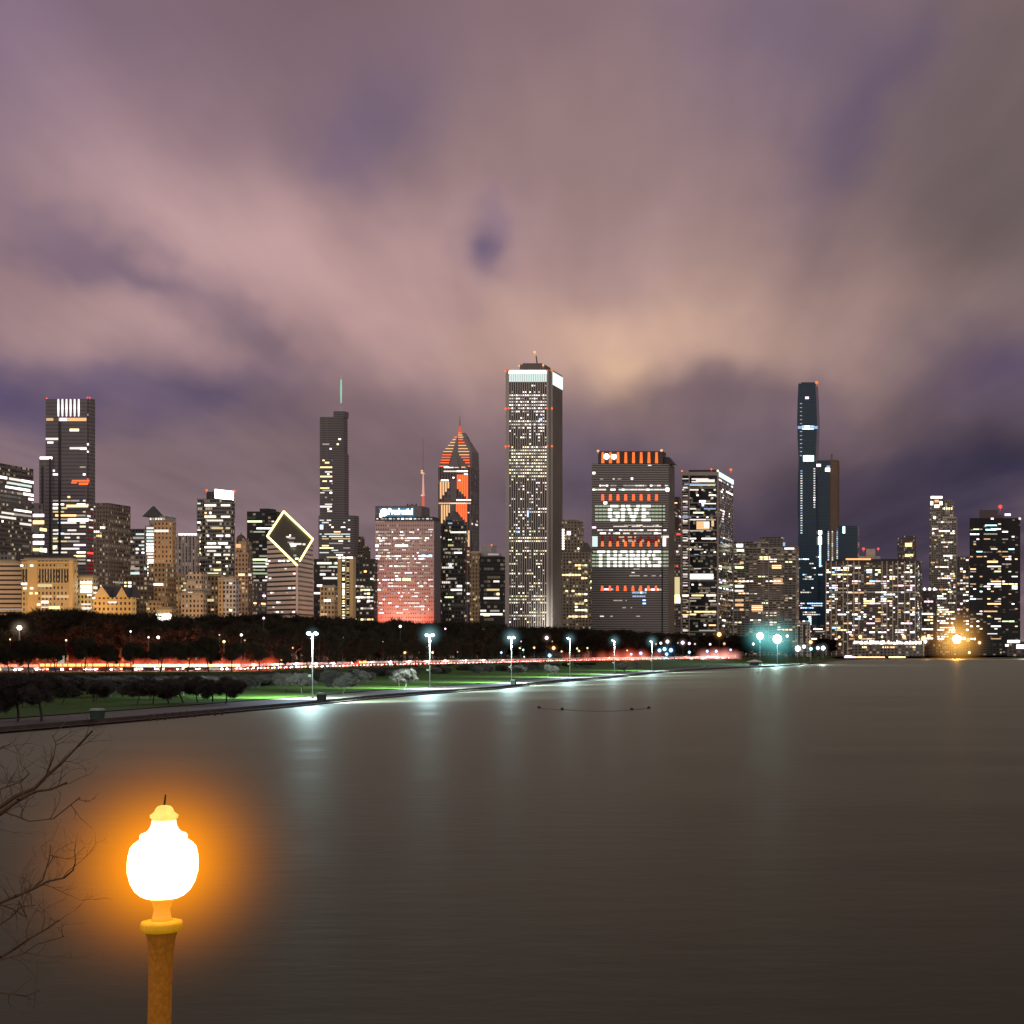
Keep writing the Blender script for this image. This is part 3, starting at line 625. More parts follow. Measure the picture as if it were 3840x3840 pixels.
xs_ = [v.co.x for v in me.vertices]; k = (b.x(1546) - b.x(1456)) / (max(xs_) - min(xs_))
o = link('lettering', me, sign, (b.x(1501), -b.D / 2 + .4, b.z(1928))); o.rotation_euler = (math.radians(90), 0, 0); o.scale = (k, 1.0, 1)
for k in range(5): b.tier(1526 + k * 8, 1529 + k * 8, 1889 + (k % 2) * 4, 1897, 8, 1.5, 1)
b.done(); PRU = b
# R mast
root = empty('antenna_mast', (wx(1587, 1625), 1625, wz(1953, 1625)), 'thin red lit antenna mast rising from the roof of the pinkish office slab', 'antenna mast')
Z_ = lambda y: wz(y, 1625) - wz(1953, 1625)
for nm, y0, y1, r0, r1, mm in (('mast_base', 1953, 1857, 1.5, 1.1, glow('mast_red', (1, .18, .10), .75)), ('mast_middle', 1857, 1770, 1.3, .5, glow('mast_pink', (1, .50, .38), .75)), ('mast_top', 1770, 1642, .55, .3, mat('mast_steel', (.25, .12, .11), .5, emit=(.6, .2, .15), es=.15))):
    mb = MB(); mb.tube((0, 0, Z_(y0)), (0, 0, Z_(y1)), r0, r1, 8)
    if nm == 'mast_middle':
        for a in range(4): mb.tube((0, 0, Z_(1772)), (1.9 * math.cos(a * 1.57), 0, Z_(1778 - a * 4)), .5, .3, 4)
        mb.lathe([(1.2, -.6), (1.9, 0), (1.2, .6)], 8, (0, 0, Z_(1857)))
    link(nm, mb.mesh(nm, mm), root)
for y in (1766, 1774, 1858):
    mb = MB(); mb.lathe([(.1, -1), (1.5, 0), (.1, 1)], 8); link('beacon', mb.mesh('beacon', WM['F']), root, (R.uniform(-1, 1), -1.2, Z_(y)))
# S chevron tower with red lit crown
d = 1760
b = Building('skyscraper', 'pointed tower with a red lit stepped crown and red and cream chevron lights', d, 1643, 1768, 1752, 1797, facade('facade_chevron', (.17, .14, .14), (.05, .045, .045), 3.9, 3.1, .95, .5, .1), mats=[mat('granite_grey', (.17, .15, .15), .5), dark], depth=25)
q = -b.D / 2
cw = MB()
def lay(mb, y0, y1, l0, r0, l1, r1, k0, k1, mi=0):
    """one slab of the crown: footprints (left,right px) at bottom py y0 and top py y1; k = share of the depth kept"""
    c0 = (q + b.D * (.5 - k0 / 2), q + b.D * (.5 + k0 / 2)); c1 = (q + b.D * (.5 - k1 / 2), q + b.D * (.5 + k1 / 2))
    mb.prism([(b.x(l0), c0[0]), (b.x(r0), c0[0]), (b.x(r0), c0[1]), (b.x(l0), c0[1])], b.z(y0), b.z(y1), mi, [(b.x(l1), c1[0]), (b.x(r1), c1[0]), (b.x(r1), c1[1]), (b.x(l1), c1[1])])
lay(cw, 1752, 1692, 1645, 1768, 1660, 1768, 1.0, .84, 0)
lay(cw, 1692, 1640, 1660, 1768, 1700, 1741, .84, .30, 0)
lay(cw, 1640, 1618, 1700, 1742, 1717, 1731, .30, .1, 0)
b.add('roof', [mat('granite_grey', (.17, .15, .15), .5)], cw)
sp_ = MB(); xx = b.x(1724, 12); sp_.tube((xx, 0, b.z(1640)), (xx, 0, b.z(1592)), 2.6, .9, 8); b.add('spire', glow('spire_red', (1, .14, .06), .8), sp_)
sp_ = MB(); sp_.tube((xx, 0, b.z(1592)), (xx, 0, b.z(1552)), .6, .25, 6); b.add('spire_needle', mat('needle', (.3, .15, .14), .5), sp_)
def edge(y):  # outline of the crown
    for (ya, la, ra), (yb, lb, rb) in zip([(1618, 1717, 1731), (1640, 1702, 1740), (1692, 1661, 1768), (1752, 1645, 1768)], [(1640, 1702, 1740), (1692, 1661, 1768), (1752, 1645, 1770), (1753, 1645, 1770)]):
        if ya <= y <= yb: t = (y - ya) / (yb - ya); return la + (lb - la) * t, ra + (rb - ra) * t
    return 1645, 1768
def doff(y): return 12.5 * (1 - (1.0 if y > 1752 else (.84 + .16 * (y - 1692) / 60 if y > 1692 else max(.1, .3 + .54 * (y - 1640) / 52)))) 
for i, y in enumerate([1623, 1631, 1639, 1648, 1659, 1670, 1682, 1693, 1705, 1715, 1725, 1735, 1748]):
    l, r = edge(y); gp = 1712 - (y - 1639) * .30 if y > 1639 else 1719
    cl = 'TTAFFFFFTTTTT'[i]; cr = 'AFFTTFFFFTTTT'[i]
    rs = 1719 if y < 1700 else 1719 + (y - 1700) * .75
    of = doff(y) - .4
    for (a_, b_, c) in ((l + 2, min(gp, 1712), cl), (rs, r - (9 if y > 1645 else 3), cr)):
        if b_ > a_ + 2:
            mb = MB(); mb.prism([(b.x(a_, of), q + of - .5), (b.x(b_, of), q + of - .5), (b.x(b_, of), q + of + 2.5), (b.x(a_, of), q + of + 2.5)], b.z(y + 2.0, of), b.z(y - 1.4, of)); b.add('crown_light', WM[c], mb)
cg = MB()  # grey gables over the chevrons
for (xc_, hw_, yt_, yb_) in ((1706, 21, 1682, 1752),):
    cg.prism([(b.x(xc_ - hw_), q - 1.5), (b.x(xc_ + hw_ * .7), q - 1.5), (b.x(xc_ + hw_ * .7), q + 12), (b.x(xc_ - hw_), q + 12)], b.z(yb_), b.z(yt_), 0, [(b.x(xc_ - 1), q + 3), (b.x(xc_ + 1), q + 3), (b.x(xc_ + 1), q + 12), (b.x(xc_ - 1), q + 12)])
b.add('gable', mat('granite_grey', (.17, .15, .15), .5), cg)
for (yt_, yb_, base_) in ((1806, 1870, 0), (1893, 1962, 4)):   # vertical lit fins stepping down in chevrons
    for k in range(4):
        b.fw(1650 + base_ + k * 9.5, 1656 + base_ + k * 9.5, yt_, yb_ - k * 13, 'F'); 
    for k in range(5):
        b.fw(1714 - base_ + k * 8.6, 1720.5 - base_ + k * 8.6, yt_ - 26 + (20 if base_ else 0), yt_ + 28 + k * 9, 'TTATT'[k])
for (a_, b_, y, c) in ((1665, 1700, 1752, 'W'), (1704, 1720, 1752, 'w'), (1730, 1745, 1752, 'F'), (1664, 1712, 1767, 'w'), (1713, 1754, 1767, 'W'), (1740, 1754, 1778, 'P'), (1654, 1682, 1801, 'W'), (1697, 1704, 1791, 'W'), (1718, 1727, 1801, 'P'), (1703, 1766, 1875, 'W'), (1645, 1766, 1887, 'F'), (1688, 1750, 1887, 'W'), (1707, 1745, 1980, 'w'), (1754, 1760, 1922, 'w')): b.fw(a_, b_, y - 2, y + 2.5, c)
b.wall.prism([(b.x(1706 - 14), q - .8), (b.x(1706 + 6), q - .8), (b.x(1706 + 6), q), (b.x(1706 - 14), q)], b.z(1880), b.z(1800), 1)
b.wall.prism([(b.x(1700 - 12), q - .8), (b.x(1706), q - .8), (b.x(1706), q), (b.x(1700 - 12), q)], b.z(1975), b.z(1890), 1)
b.wall.box(b.x(1762), b.x(1770), q - .6, q, 0, b.z(1990)); b.fw(1755, 1759, 1990, 2050, 'F'); b.fw(1758, 1762, 1990, 2050, 'o'); b.fw(1742, 1754, 2050, 2150, 'r'); b.fw(1746, 1750, 2050, 2160, 'T')
b.sidew(40, b.H - 20, 3.9, 4, 'wvG', act=.3, hi=.1, lo=.02); b.sidew(0, 95, 3.9, 4, 'yyov', act=.6, hi=.4, lo=.1); b.front(1645, 1765, 1990, 2300, 3.9, 3.1, 'WwvvPo', act=.6, hi=.35, lo=.08)
b.done()
# T
b = simple('office_tower', 'dark gabled tower standing in front of the red crowned skyscraper', 1640, 1655, 1743, 1965, 1750, (.055, .055, .055), (.02, .022, .025), fh=3.8, bw=3.1, vf=.6, hf=.6, pal='WWwwvvKGy', act=.5, hi=.45, lo=.08)
b.tier(1668, 1716, 1950, 1965, 2, 20); mb = MB(); q = -b.D / 2; mb.prism([(b.x(1674), q + 2), (b.x(1712), q + 2), (b.x(1712), q + 20), (b.x(1674), q + 20)], b.z(1950), b.z(1914), 0, [(b.x(1692), q + 4), (b.x(1694), q + 4), (b.x(1694), q + 18), (b.x(1692), q + 18)]); b.add('roof', mat('slate_grey', (.10, .09, .09), .6), mb)
b.fw(1680, 1696, 1960, 1965, 'b'); b.fw(1680, 1694, 2022, 2026, 'G'); b.fw(1690, 1748, 1993, 1999, 'G'); b.fw(1684, 1694, 2116, 2127, 'B'); b.piers(1657, 1741, 1970, 2300, 11, .5, .4, 0); b.done()
stone('stone_block', 'low brown lit block wedged between the gabled tower and the black box', 1560, 1762, 1798, 2075, 1802, (.20, .14, .08), pal='yYo', act=.3, hi=.3, lo=.05).done()
# U black box
b = simple('office_block', 'low black glass box with bright rows, left of the tallest white tower', 1560, 1799, 1887, 2086, 1893, (.012, .012, .014), (.01, .011, .012), fh=4.1, bw=3.2, vf=.6, hf=.9, dim=.15, pal='WWGGYywwv', act=.55, hi=.6, lo=.05)
b.win = [t for t in b.win if t[2] < b.z(2110) and (t[2] < b.z(2200) or R.random() < .5)]
b.tier(1803, 1842, 2044, 2086, 12, 16, 1); b.tier(1797, 1853, 2072, 2086, 6, 22, 1); b.mats.append(mat('grey_mech', (.30, .28, .28), .7)); b.fw(1802, 1884, 2300, 2307, 'G'); b.fw(1830, 1870, 2076, 2082, 'v', 6); b.beacon(1842, 2044, 'A', 1.0, 12); b.done()
# V tallest white tower
d = 2150
wg = mat('white_granite', (.42, .39, .36), .6, 0, .08, .03)
b = Building('skyscraper', 'tallest tower, pale vertical ribs below a band of brilliant white light and a roof mast', d, 1896, 2071, 1386, 2109, wg, mats=[dark, mat('rib_stone', (.44, .41, .37), .6, 0, .1, .05), mat('tower_side', (.20, .185, .165), .7, 0, .1, .05)])
q = -b.D / 2
b.wall.box(b.x(1909), b.x(2051), q - .05, q, 0, b.z(1432), 1)
b.piers(1909, 2051, 1432, 2420, 17, 1.25, .7, 2)
b.wall.box(b.x(2051), b.x(2056), q - .9, q, 0, b.z(1386), 2); b.wall.box(b.x(1904), b.x(1908.5), q - .9, q, 0, b.z(1386), 2)
b.wall.box(b.w / 2 - .01, b.w / 2 + .15, q + 1.5, b.D / 2 - 1, 0, b.z(1400), 3); b.wall.box(b.x(2058), b.x(2068), q - .12, q, 0, b.z(1390), 3)
for k in range(13): yy = q + 2 + k * (b.D - 4) / 12; b.wall.box(b.w / 2 + .15, b.w / 2 + .6, yy - .35, yy + .35, 0, b.H - 18, 3)
mb = MB(); mb.box(b.x(1908), b.x(2051), q - .9, q - .3, b.z(1401), b.z(1389)); b.add('crown_light', glow('crown_white', (1, .97, .92), 3.2), mb)
for k in range(17):
    x0 = 1909 + (2051 - 1909) * (k + .5) / 17; mb = MB(); mb.box(b.x(x0 - 3.1), b.x(x0 + 3.1), q - .8, q - .1, b.z(1432), b.z(1401)); b.add('crown_light', glow('crown_soft', (.80, .95, .90), .95), mb)
mb = MB(); mb.box(b.w / 2 + .2, b.w / 2 + .9, q + 1, b.D / 2 - 1, b.H - 20, b.H - 3); b.add('crown_light', glow('crown_side', (.85, .95, .90), 1.25), mb)
mb = MB(); b.tier(1949, 2043, 1367, 1386, 8, 26, 0, mb); b.tier(1960, 2030, 1362, 1367, 10, 20, 0, mb); b.add('roof_housing', mat('grey_mech2', (.16, .14, .13), .7), mb)
mb = MB(); mb.tube((b.x(2007, 16), 0, b.z(1367)), (b.x(2007, 16), 0, b.z(1345)), 1.1, .8, 6); mb.tube((b.x(2007, 16), 0, b.z(1345)), (b.x(2004, 16), 0, b.z(1322)), .9, .7, 6); b.add('mast', mat('mast_dark', (.10, .09, .09), .6), mb)
b.beacon(2004, 1320, 'F', 1.4, 18); b.beacon(1946, 1371, 'F', .9, 4); b.beacon(2036, 1369, 'F', 1.0, 4)
for y in (1390, 1531, 1673):
    for x in (1895, 1907, 2050, 2069): b.beacon(x, y + (1 if x < 1900 else 0), 'A' if y < 1400 else 'T', .95, -1.5)
def rowx(y, segs, c):
    for a_, e_ in segs:
        x = a_
        while x < e_ - 2:
            b.fw(x + .6, min(x + 7.7, e_), y - 2.6, y + 2.6, c if R.random() < .7 else R.choice('Ww' + c), -.0, .3); x += 8.35
acts = {0: .3}
y = 1446; k = 0
dens = [.12, .0, .35, .85, .8, .75, .8, .8, .7, .3, .3, .75, .9, .6, .4, .25, .3, .15, .1, .8, .9, .95, .95, .75, .95, .85, .9, .95, .6, .35, .4, .35, .3, .25, .15, .4, .1, .15, .55, .7, .4, .5, .5, .55, .4, .35, .3, .9, .85, .05, .05, .6, .4, .3, .35, .4, .3, .45, .45, .2, .2, .5, .35, .1, .35, .8, .75, .7, .15, .15, .6, .75, .2, .2, .1]
tone = lambda k: 'WwPW' if k < 18 else ('YGWYw' if k < 30 else ('WPww' if k < 45 else 'YWyGw'))
while y < 2345 and k < len(dens):
    x = 1909.5
    run = False
    for j in range(17):
        if R.random() < (dens[k] * 1.15 if run else dens[k] * .85): run = True; b.fw(x + 1.5, x + 6.8, y - 2.3, y + 2.3, R.choice(tone(k) + 'wwvv'))
        else: run = False
        x += 8.35
    y += 12.15; k += 1
b.fw(2022, 2032, 1568, 1579, 'B'); b.fw(1938, 1952, 1991, 1998, 'B'); b.fw(1974, 1984, 1915, 1938, 'B')
b.done(); AON = b
lamp('SPOT', (wx(2090, d), d - 70, 8), 500000, (1, .93, .85), 4, (wx(2090, d), d + 20, 60), 60, .9, 'flood_light')
# W brown stepped
b = simple('apartment_tower', 'brown stepped tower with scattered yellow windows right of the tallest tower', 1800, 2106, 2214, 2070, 2219, (.20, .165, .12), (.02, .02, .02), fh=3.6, bw=3.6, hf=.5, pal='WOOYyoG', act=.5, hi=.3, lo=.12, merge=False, wv=.6)
b.tier(2106, 2171, 1952, 2070, 6, 20); b.tier(2106, 2155, 1949, 1953, 8, 16); b.tier(2171, 2188, 2030, 2070, 4, 14); mb = MB(); q = -b.D / 2
mb.prism([(b.x(2175), q + 1), (b.x(2212), q + 1), (b.x(2212), q + 16), (b.x(2175), q + 16)], b.H, b.z(2034), 0, [(b.x(2178), q + 6), (b.x(2194), q + 6), (b.x(2194), q + 12), (b.x(2178), q + 12)]); b.add('roof', mat('roof_dark_green', (.06, .06, .045), .7), mb)
for k in range(8): b.fw(2108, 2116, 1984 + k * 10, 1991 + k * 10, 'W', 6)
b.fw(2126, 2140, 1992, 2006, 'P', 6); b.fw(2166, 2172, 2054, 2060, 'W'); b.done()
# X message building
d = 1850
gl = mat('dark_louvre', (.035, .034, .032), .35); cn = mat('grey_spandrel', (.32, .30, .29), .6, 0, .08, .05)
b = Building('office_tower', 'wide banded tower whose lit windows spell GIVE THANKS between rows of orange fins', d, 2219, 2508, 1739, 2528, gl, mats=[cn, mat('dark_side', (.11, .10, .09), .6)])
b.bands(1742, 2420, 6.56 / FPX * d, 3.2 / FPX * d, .4, 1, side=False)
b.wall.box(b.w / 2 + .0, b.w / 2 + .6, -b.D / 2 - .5, b.D / 2, 0, b.H, 2)
b.wall.box(b.x(2482), b.x(2485), -b.D / 2 - .7, -b.D / 2, 0, b.z(1890), 0); b.wall.box(b.x(2482), b.x(2485), -b.D / 2 - .7, -b.D / 2, 0, b.z(2135), 0)
mb = MB(); b.tier(2243, 2486, 1692, 1739, .6, 16, 0, mb); b.add('roof_housing', mat('brown_louvre', (.075, .055, .05), .6), mb)
mb = MB(); q = -b.D / 2; mb.prism([(b.x(2486), q + 4), (b.x(2527), q + 4), (b.x(2527), q + 16), (b.x(2486), q + 16)], b.H, b.z(1712), 0, [(b.x(2487), q + 4), (b.x(2505), q + 4), (b.x(2505), q + 16), (b.x(2487), q + 16)]); b.add('roof_slope', gl, mb)
b.beacon(2242, 1691, 'F', 1.3); b.beacon(2480, 1689, 'F', 1.4)
finx = [2200 + t / 5.682 for t in (345, 508, 670, 835, 1000, 1163, 1328, 1490)]
am = WM['A']
def fin(x, y0, y1, w0, w1, off=0, m_='A'):
    mb = MB(); zz0, zz1 = b.z(y1), b.z(y0)
    h0, h1 = w0 / 2 / FPX * d, w1 / 2 / FPX * d; X_ = b.x(x)
    yq = -b.D / 2 - .9 + off
    mb.prism([(X_ - h0, yq), (X_ + h0, yq), (X_ + h0, yq + .5), (X_ - h0, yq + .5)], zz0, zz1, 0, [(X_ - h1, yq), (X_ + h1, yq), (X_ + h1, yq + .5), (X_ - h1, yq + .5)]); b.add('lit_fin', WM[m_], mb)
for x in finx:
    fin(x, 1696, 1737, 11, 8, .4); fin(x, 1854, 1877, 11, 9, 0, 'T'); fin(x - 1, 2030, 2049, 11, 7, 0, 'A'); fin(x - 1, 2011, 2029, 6, 9, 0, 'r'); fin(x - 2, 2197, 2216, 11, 7, 0, 'T')
for (cx_, sh) in ((2274.5, 0), (2302.5, 1)):
    mb = MB(); pts = []
    for t in range(16):
        a = t / 16 * 2 * math.pi; rr = 10.5 / FPX * d; px_, pz_ = rr * math.cos(a), rr * math.sin(a)
        if sh: pz_ = min(pz_, rr * .72)
        pts.append((b.x(cx_) + px_, -b.D / 2 - .8, b.z(1712) + pz_))
    mb.v = pts; mb.f = [tuple(range(16))]; mb.mi = [0]; b.add('sign_emblem', WM['S'], mb)
GIVE = [[(500, 680), (735, 820), (840, 930), (1060, 1145), (1170, 1370)], [(455, 545), (725, 830), (870, 955), (1015, 1120), (1175, 1260)], [(455, 545), (570, 705), (735, 820), (890, 980), (1005, 1090), (1170, 1335)],
        [(460, 545), (620, 710), (735, 820), (920, 1065), (1170, 1265)], [(500, 670), (725, 815), (955, 1040), (1170, 1370)]]
THX = [[(225, 400), (430, 505), (570, 650), (720, 870), (915, 1000), (1065, 1145), (1170, 1255), (1315, 1390), (1420, 1580)], [(260, 340), (430, 505), (575, 650), (680, 760), (830, 890), (915, 1040), (1060, 1140), (1170, 1245), (1285, 1365), (1395, 1470)],
       [(260, 340), (430, 650), (680, 890), (915, 1000), (1012, 1145), (1170, 1325), (1415, 1585)], [(260, 340), (430, 505), (570, 650), (680, 755), (820, 890), (915, 1000), (1020, 1140), (1170, 1245), (1285, 1365), (1520, 1595)],
       [(260, 340), (430, 505), (570, 650), (680, 760), (820, 890), (915, 1000), (1070, 1145), (1170, 1245), (1310, 1385), (1410, 1580)]]
MSG = []
for rows_, ys_, (da, db) in ((GIVE, [1898, 1911, 1924, 1937, 1950], (180, 1670)), (THX, [2069, 2082.3, 2095.5, 2108.3, 2121.5], (115, 1740))):
    for segs, y in zip(rows_, ys_):
        for a_, e_ in segs:
            mb = MB(); mb.box(b.x(2200 + (a_ + 5) / 5.682), b.x(2200 + (e_ - 5) / 5.682), -b.D / 2 - .75, -b.D / 2 - .2, b.z(y + 4.1), b.z(y - 3.9)); b.add('lit_window', WM['M'], mb)
        x = da
        while x < db: b.fw(2200 + x / 5.682, 2200 + min(db, x + 70) / 5.682, y - 3, y + 3.2, 'g', -.3, .25); x += 80
def strip(y, a_, e_, pal, pr=.9, hh=5):
    x = a_
    while x < e_:
        wd = R.uniform(5, 16)
        if R.random() < pr: b.fw(x, min(x + wd, e_), y - hh / 2, y + hh / 2, R.choice(pal), -.3, .25)
        x += wd + R.uniform(.5, 2)
strip(1821, 2248, 2508, 'wWvvK', .8, 5); strip(1836, 2222, 2508, 'WwwK', .95, 5.5); strip(1745, 2400, 2480, 'wv', .6, 4); strip(1796, 2250, 2330, 'vw', .6, 4); strip(1970, 2340, 2500, 'vvw', .6, 4); strip(1974, 2300, 2482, 'ww', .85, 3); strip(1988, 2240, 2500, 'wwWv', .9, 4.5); strip(2000, 2240, 2480, 'wwvW', .8, 5)
strip(2014, 2320, 2410, 'F', .9, 4); strip(2028, 2295, 2480, 'rrov', .9, 10); strip(2134, 2345, 2400, 'vv', .7, 4); strip(2147, 2355, 2380, 'w', .9, 4); strip(2159, 2360, 2480, 'v', .4, 4); strip(2210, 2255, 2300, 'bP', .7, 6); strip(2211, 2395, 2480, 'PFo', .8, 7); strip(2222, 2370, 2424, 'bBb', .9, 7); strip(2236, 2372, 2420, 'b', .7, 6); strip(2251, 2410, 2422, 'B', 1, 5); strip(2263, 2410, 2422, 'B', 1, 5); strip(2252, 2290, 2350, 'v', .3, 4); strip(2279, 2300, 2500, 'v', .12, 4); strip(2311, 2250, 2500, 'vvw', .2, 4)
b.fw(2221, 2241, 2011, 2050, 'K', -.3); b.fw(2486, 2497, 2018, 2048, 'W', -.3); b.fw(2480, 2508, 2009, 2017, 'w', -.3); b.fw(2222, 2232, 1770, 1778, 'W', -.3); b.fw(2497, 2509, 1830, 1842, 'S', -.4); b.fw(2264, 2276, 1882, 1890, 'S', -.3); b.fw(2366, 2374, 1791, 1799, 'P', -.3); b.fw(2221, 2235, 1975, 1981, 'P', -.3)
b.done()
b = simple('office_block', 'reddish dark slab showing behind the right edge of the message tower', 2300, 2524, 2546, 1863, 2554, (.08, .045, .045), pal='PvO', act=.3, hi=.4, lo=.15, ybot=2000); b.done()
b = simple('apartment_block', 'narrow grey block with a yellow lit base beside the message tower', 2100, 2526, 2557, 1987, 2563, (.24, .22, .2), pal='PRwO', act=.4, hi=.4, lo=.1, ybot=2150); b.fw(2527, 2549, 2164, 2230, 'y'); b.fw(2527, 2549, 2230, 2262, 'Y'); b.fw(2545, 2550, 2240, 2262, 'S'); b.done()
# Z grid tower
frm = mat('concrete_frame', (.36, .31, .27), .7, 0, .1, .05)
b = simple('apartment_tower', 'dark glass tower in a pale concrete frame with red roof lights', 1950, 2555, 2693, 1770, 2751, (.02, .024, .026), (.02, .026, .03), fh=3.3, bw=3.0, vf=.8, hf=.9, dim=.3, pal='WWPwwvvOYb', act=.35, hi=.55, lo=.08, ybot=2370, depth=100, mats=[frm])
b.win = [t for t in b.win if t[2] < b.z(1785)]
q = -b.D / 2
b.wall.box(-b.w / 2 - .5, b.w / 2 + .5, q - .6, b.D / 2 + .5, b.z(1783), b.H + .1, 1)
for x in (2557, 2585, 2691): b.wall.box(b.x(x - 2), b.x(x + 2), q - .9, q, 0, b.H, 1)
for t in (.0, .97): b.wall.box(b.w / 2, b.w / 2 + .6, q + b.D * t, q + b.D * t + 1.5, 0, b.H, 1)
for y in (1830, 1886, 1936, 1988, 2034, 2082, 2130, 2178, 2226, 2273, 2321, 2368): b.wall.box(b.x(2585), b.x(2691), q - .5, q, b.z(y + 1.7), b.z(y - 1.7), 1)
for k in range(58): b.wall.box(b.x(2557), b.x(2585), q - .5, q, b.z(1800 + k * 10.5), b.z(1796.5 + k * 10.5), 1)
b.front(2559, 2583, 1785, 2370, 10.5 / FPX * 1950, 7, 'WWwwoPF', act=.5, hi=.95, lo=.5, merge=False)
b.fw(2586, 2682, 1815, 1822, 'y'); b.fw(2610, 2680, 1798, 1808, 'w'); b.fw(2588, 2675, 2152, 2172, 'G'); b.fw(2612, 2660, 1955, 1985, 'F'); b.fw(2640, 2660, 1957, 1980, 'W'); b.fw(2668, 2677, 1952, 1974, 'F'); b.fw(2622, 2646, 1876, 1886, 'P'); b.fw(2632, 2640, 1890, 1898, 'B'); b.fw(2600, 2640, 1920, 1925, 'Y')
mb = MB(); mb.box(b.w / 2 + .3, b.w / 2 + 1.0, q + 1, b.D / 2 - 1, b.H - 5, b.H + .6); b.add('sign_panel', glow('sign_cyan', (.72, .92, 1), 1.5), mb)
mb = MB(); b.tier(2583, 2690, 1762, 1770, 8, 20, 0, mb); b.add('roof_housing', dk, mb)
b.beacon(2557, 1766, 'A', 1); b.beacon(2667, 1759, 'A', .9); b.beacon(2691, 1765, 'Y', 1); b.beacon(2740, 1761, 'A', 1.3, 40); b.done()
# AA
b = simple('apartment_slab', 'broad apartment slab with stacked balcony slats and scattered warm windows', 2050, 2752, 2986, 2046, None, (.20, .18, .155), (.03, .03, .03), fh=3.1, bw=5, vf=.5, hf=.8, pal='WWOOoYPwvG', act=.45, hi=.28, lo=.1, ybot=2375, merge=False, wf=.7, mats=[mat('balcony_slab', (.34, .29, .24), .7)])
b.tier(2752, 2940, 2030, 2046, 3, 16); b.tier(2850, 2936, 2014, 2030, 6, 9); b.tier(2940, 2975, 2046, 2060, 3, 8)
for k in range(36): b.wall.box(b.x(2808), b.x(2936), -b.D / 2 - .9, -b.D / 2, b.z(2078 + k * 8.2), b.z(2075 + k * 8.2), 1)
for x in (2862, 2882): b.wall.box(b.x(x - 1.5), b.x(x + 1.5), -b.D / 2 - 1.1, -b.D / 2, 0, b.z(2062), 1)
b.wall.box(b.x(2752), b.x(2936), -b.D / 2 - .8, -b.D / 2, b.z(2058), b.z(2052), 1)
b.fw(2762, 2786, 2040, 2052, 'W'); b.fw(2849, 2888, 2087, 2100, 'Y'); b.fw(2895, 2930, 2118, 2132, 'O'); b.fw(2819, 2860, 2270, 2292, 'O'); b.fw(2900, 2935, 2170, 2190, 'F'); b.fw(2936, 2944, 2034, 2048, 'b'); b.fw(2942, 2978, 2054, 2060, 'P'); b.fw(2763, 2790, 2060, 2068, 'G'); b.front(2755, 2800, 2050, 2330, 6, 6, 'WFFwoG', act=.8, hi=.6, lo=.3, merge=True); b.done()
# BB stacked frusta
d = 2600
tg = facade('teal_glass', (.050, .095, .135), (.024, .050, .075), 3.6, 3.0, .8, .9, .0, rough=.25)
b = Building('skyscraper', 'slim dark blue glass tower of wavy stacked frusta at right with cyan bands', d, 2993, 3068, 1990, None, tg, depth=34, mats=[mat('core_concrete', (.16, .11, .08), .8, 0, .2, .05)])
b.wall = MB(); q = -b.D / 2
prof = [(1438, 2994, 3057), (1500, 2991, 3061), (1580, 2989, 3064), (1650, 2991, 3062), (1724, 2995, 3058), (1800, 2992, 3060), (1900, 2990, 3062), (1972, 2994, 3063), (2100, 2992, 3066), (2440, 2991, 3066)]
for (ya, la, ra), (yb, lb, rb) in zip(prof, prof[1:]):
    b.wall.prism([(b.x(lb), q), (b.x(rb), q), (b.x(rb), -q), (b.x(lb), -q)], b.z(yb), b.z(ya), 0, [(b.x(la), q), (b.x(ra), q), (b.x(ra), -q), (b.x(la), -q)])
b.wall.box(b.x(3003), b.x(3058), q + 4, q + 14, b.z(1438), b.z(1432))
b.tier(3064, 3112, 1726, 1990, 4, 20); b.tier(3068, 3216, 1972, 2440, 8, 28)
b.tier(3111, 3141, 1724, 1990, 5, 18, 1); b.tier(3140, 3144, 1727, 1975, 6, 14, 1); b.tier(3116, 3121, 1703, 1724, 8, 2, 1); b.tier(3112, 3136, 1960, 2105, 6, 3, 1)
for k in range(14): b.fw(3000, 3008, 1512 + k * 15, 1515 + k * 15, R.choice('bvvb'))
for k in range(26): b.fw(3002, 3009, 1764 + k * 9.3, 1768 + k * 9.3, R.choice('KKwbw'))
for k in range(17): b.fw(3051, 3057, 1756 + k * 9.0, 1760 + k * 9.0, R.choice('KwwW'))
b.fw(3020, 3033, 1488, 1496, 'P'); b.fw(2992, 3066, 1598, 1608, 'b'); b.fw(3008, 3052, 1597, 1610, 'C'); b.fw(3018, 3036, 1597, 1609, 'S'); b.fw(3012, 3052, 1708, 1730, 'C'); b.fw(3018, 3036, 1708, 1728, 'S'); b.fw(3062, 3078, 1740, 1750, 'P', 4); b.fw(3095, 3112, 1755, 1768, 'S', 4); b.fw(3100, 3112, 1746, 1752, 'b', 4)
for k in range(18): b.fw(3072, 3079, 1978 + k * 8.3, 1984.5 + k * 8.3, 'B' if k > 7 else 'C', 8)
b.fw(3069, 3082, 1980, 2004, 'S', 7.7); b.fw(3069, 3081, 2012, 2042, 'S', 7.7)
for k in range(16): b.fw(3104, 3109, 1984 + k * 7.5, 1989 + k * 7.5, R.choice('Kbw'), 8); b.fw(3119, 3124, 1984 + k * 7.5, 1989 + k * 7.5, R.choice('vKv'), 5.9); b.fw(3137, 3142, 1980 + k * 7.5, 1985 + k * 7.5, R.choice('bKv'), 8)
b.fw(3160, 3169, 1974, 2000, 'C', 8); b.front(2993, 3090, 2080, 2400, 3.6, 3.6, 'WPwwvvbKB', act=.6, hi=.22, lo=.12, merge=False, off=-.02)
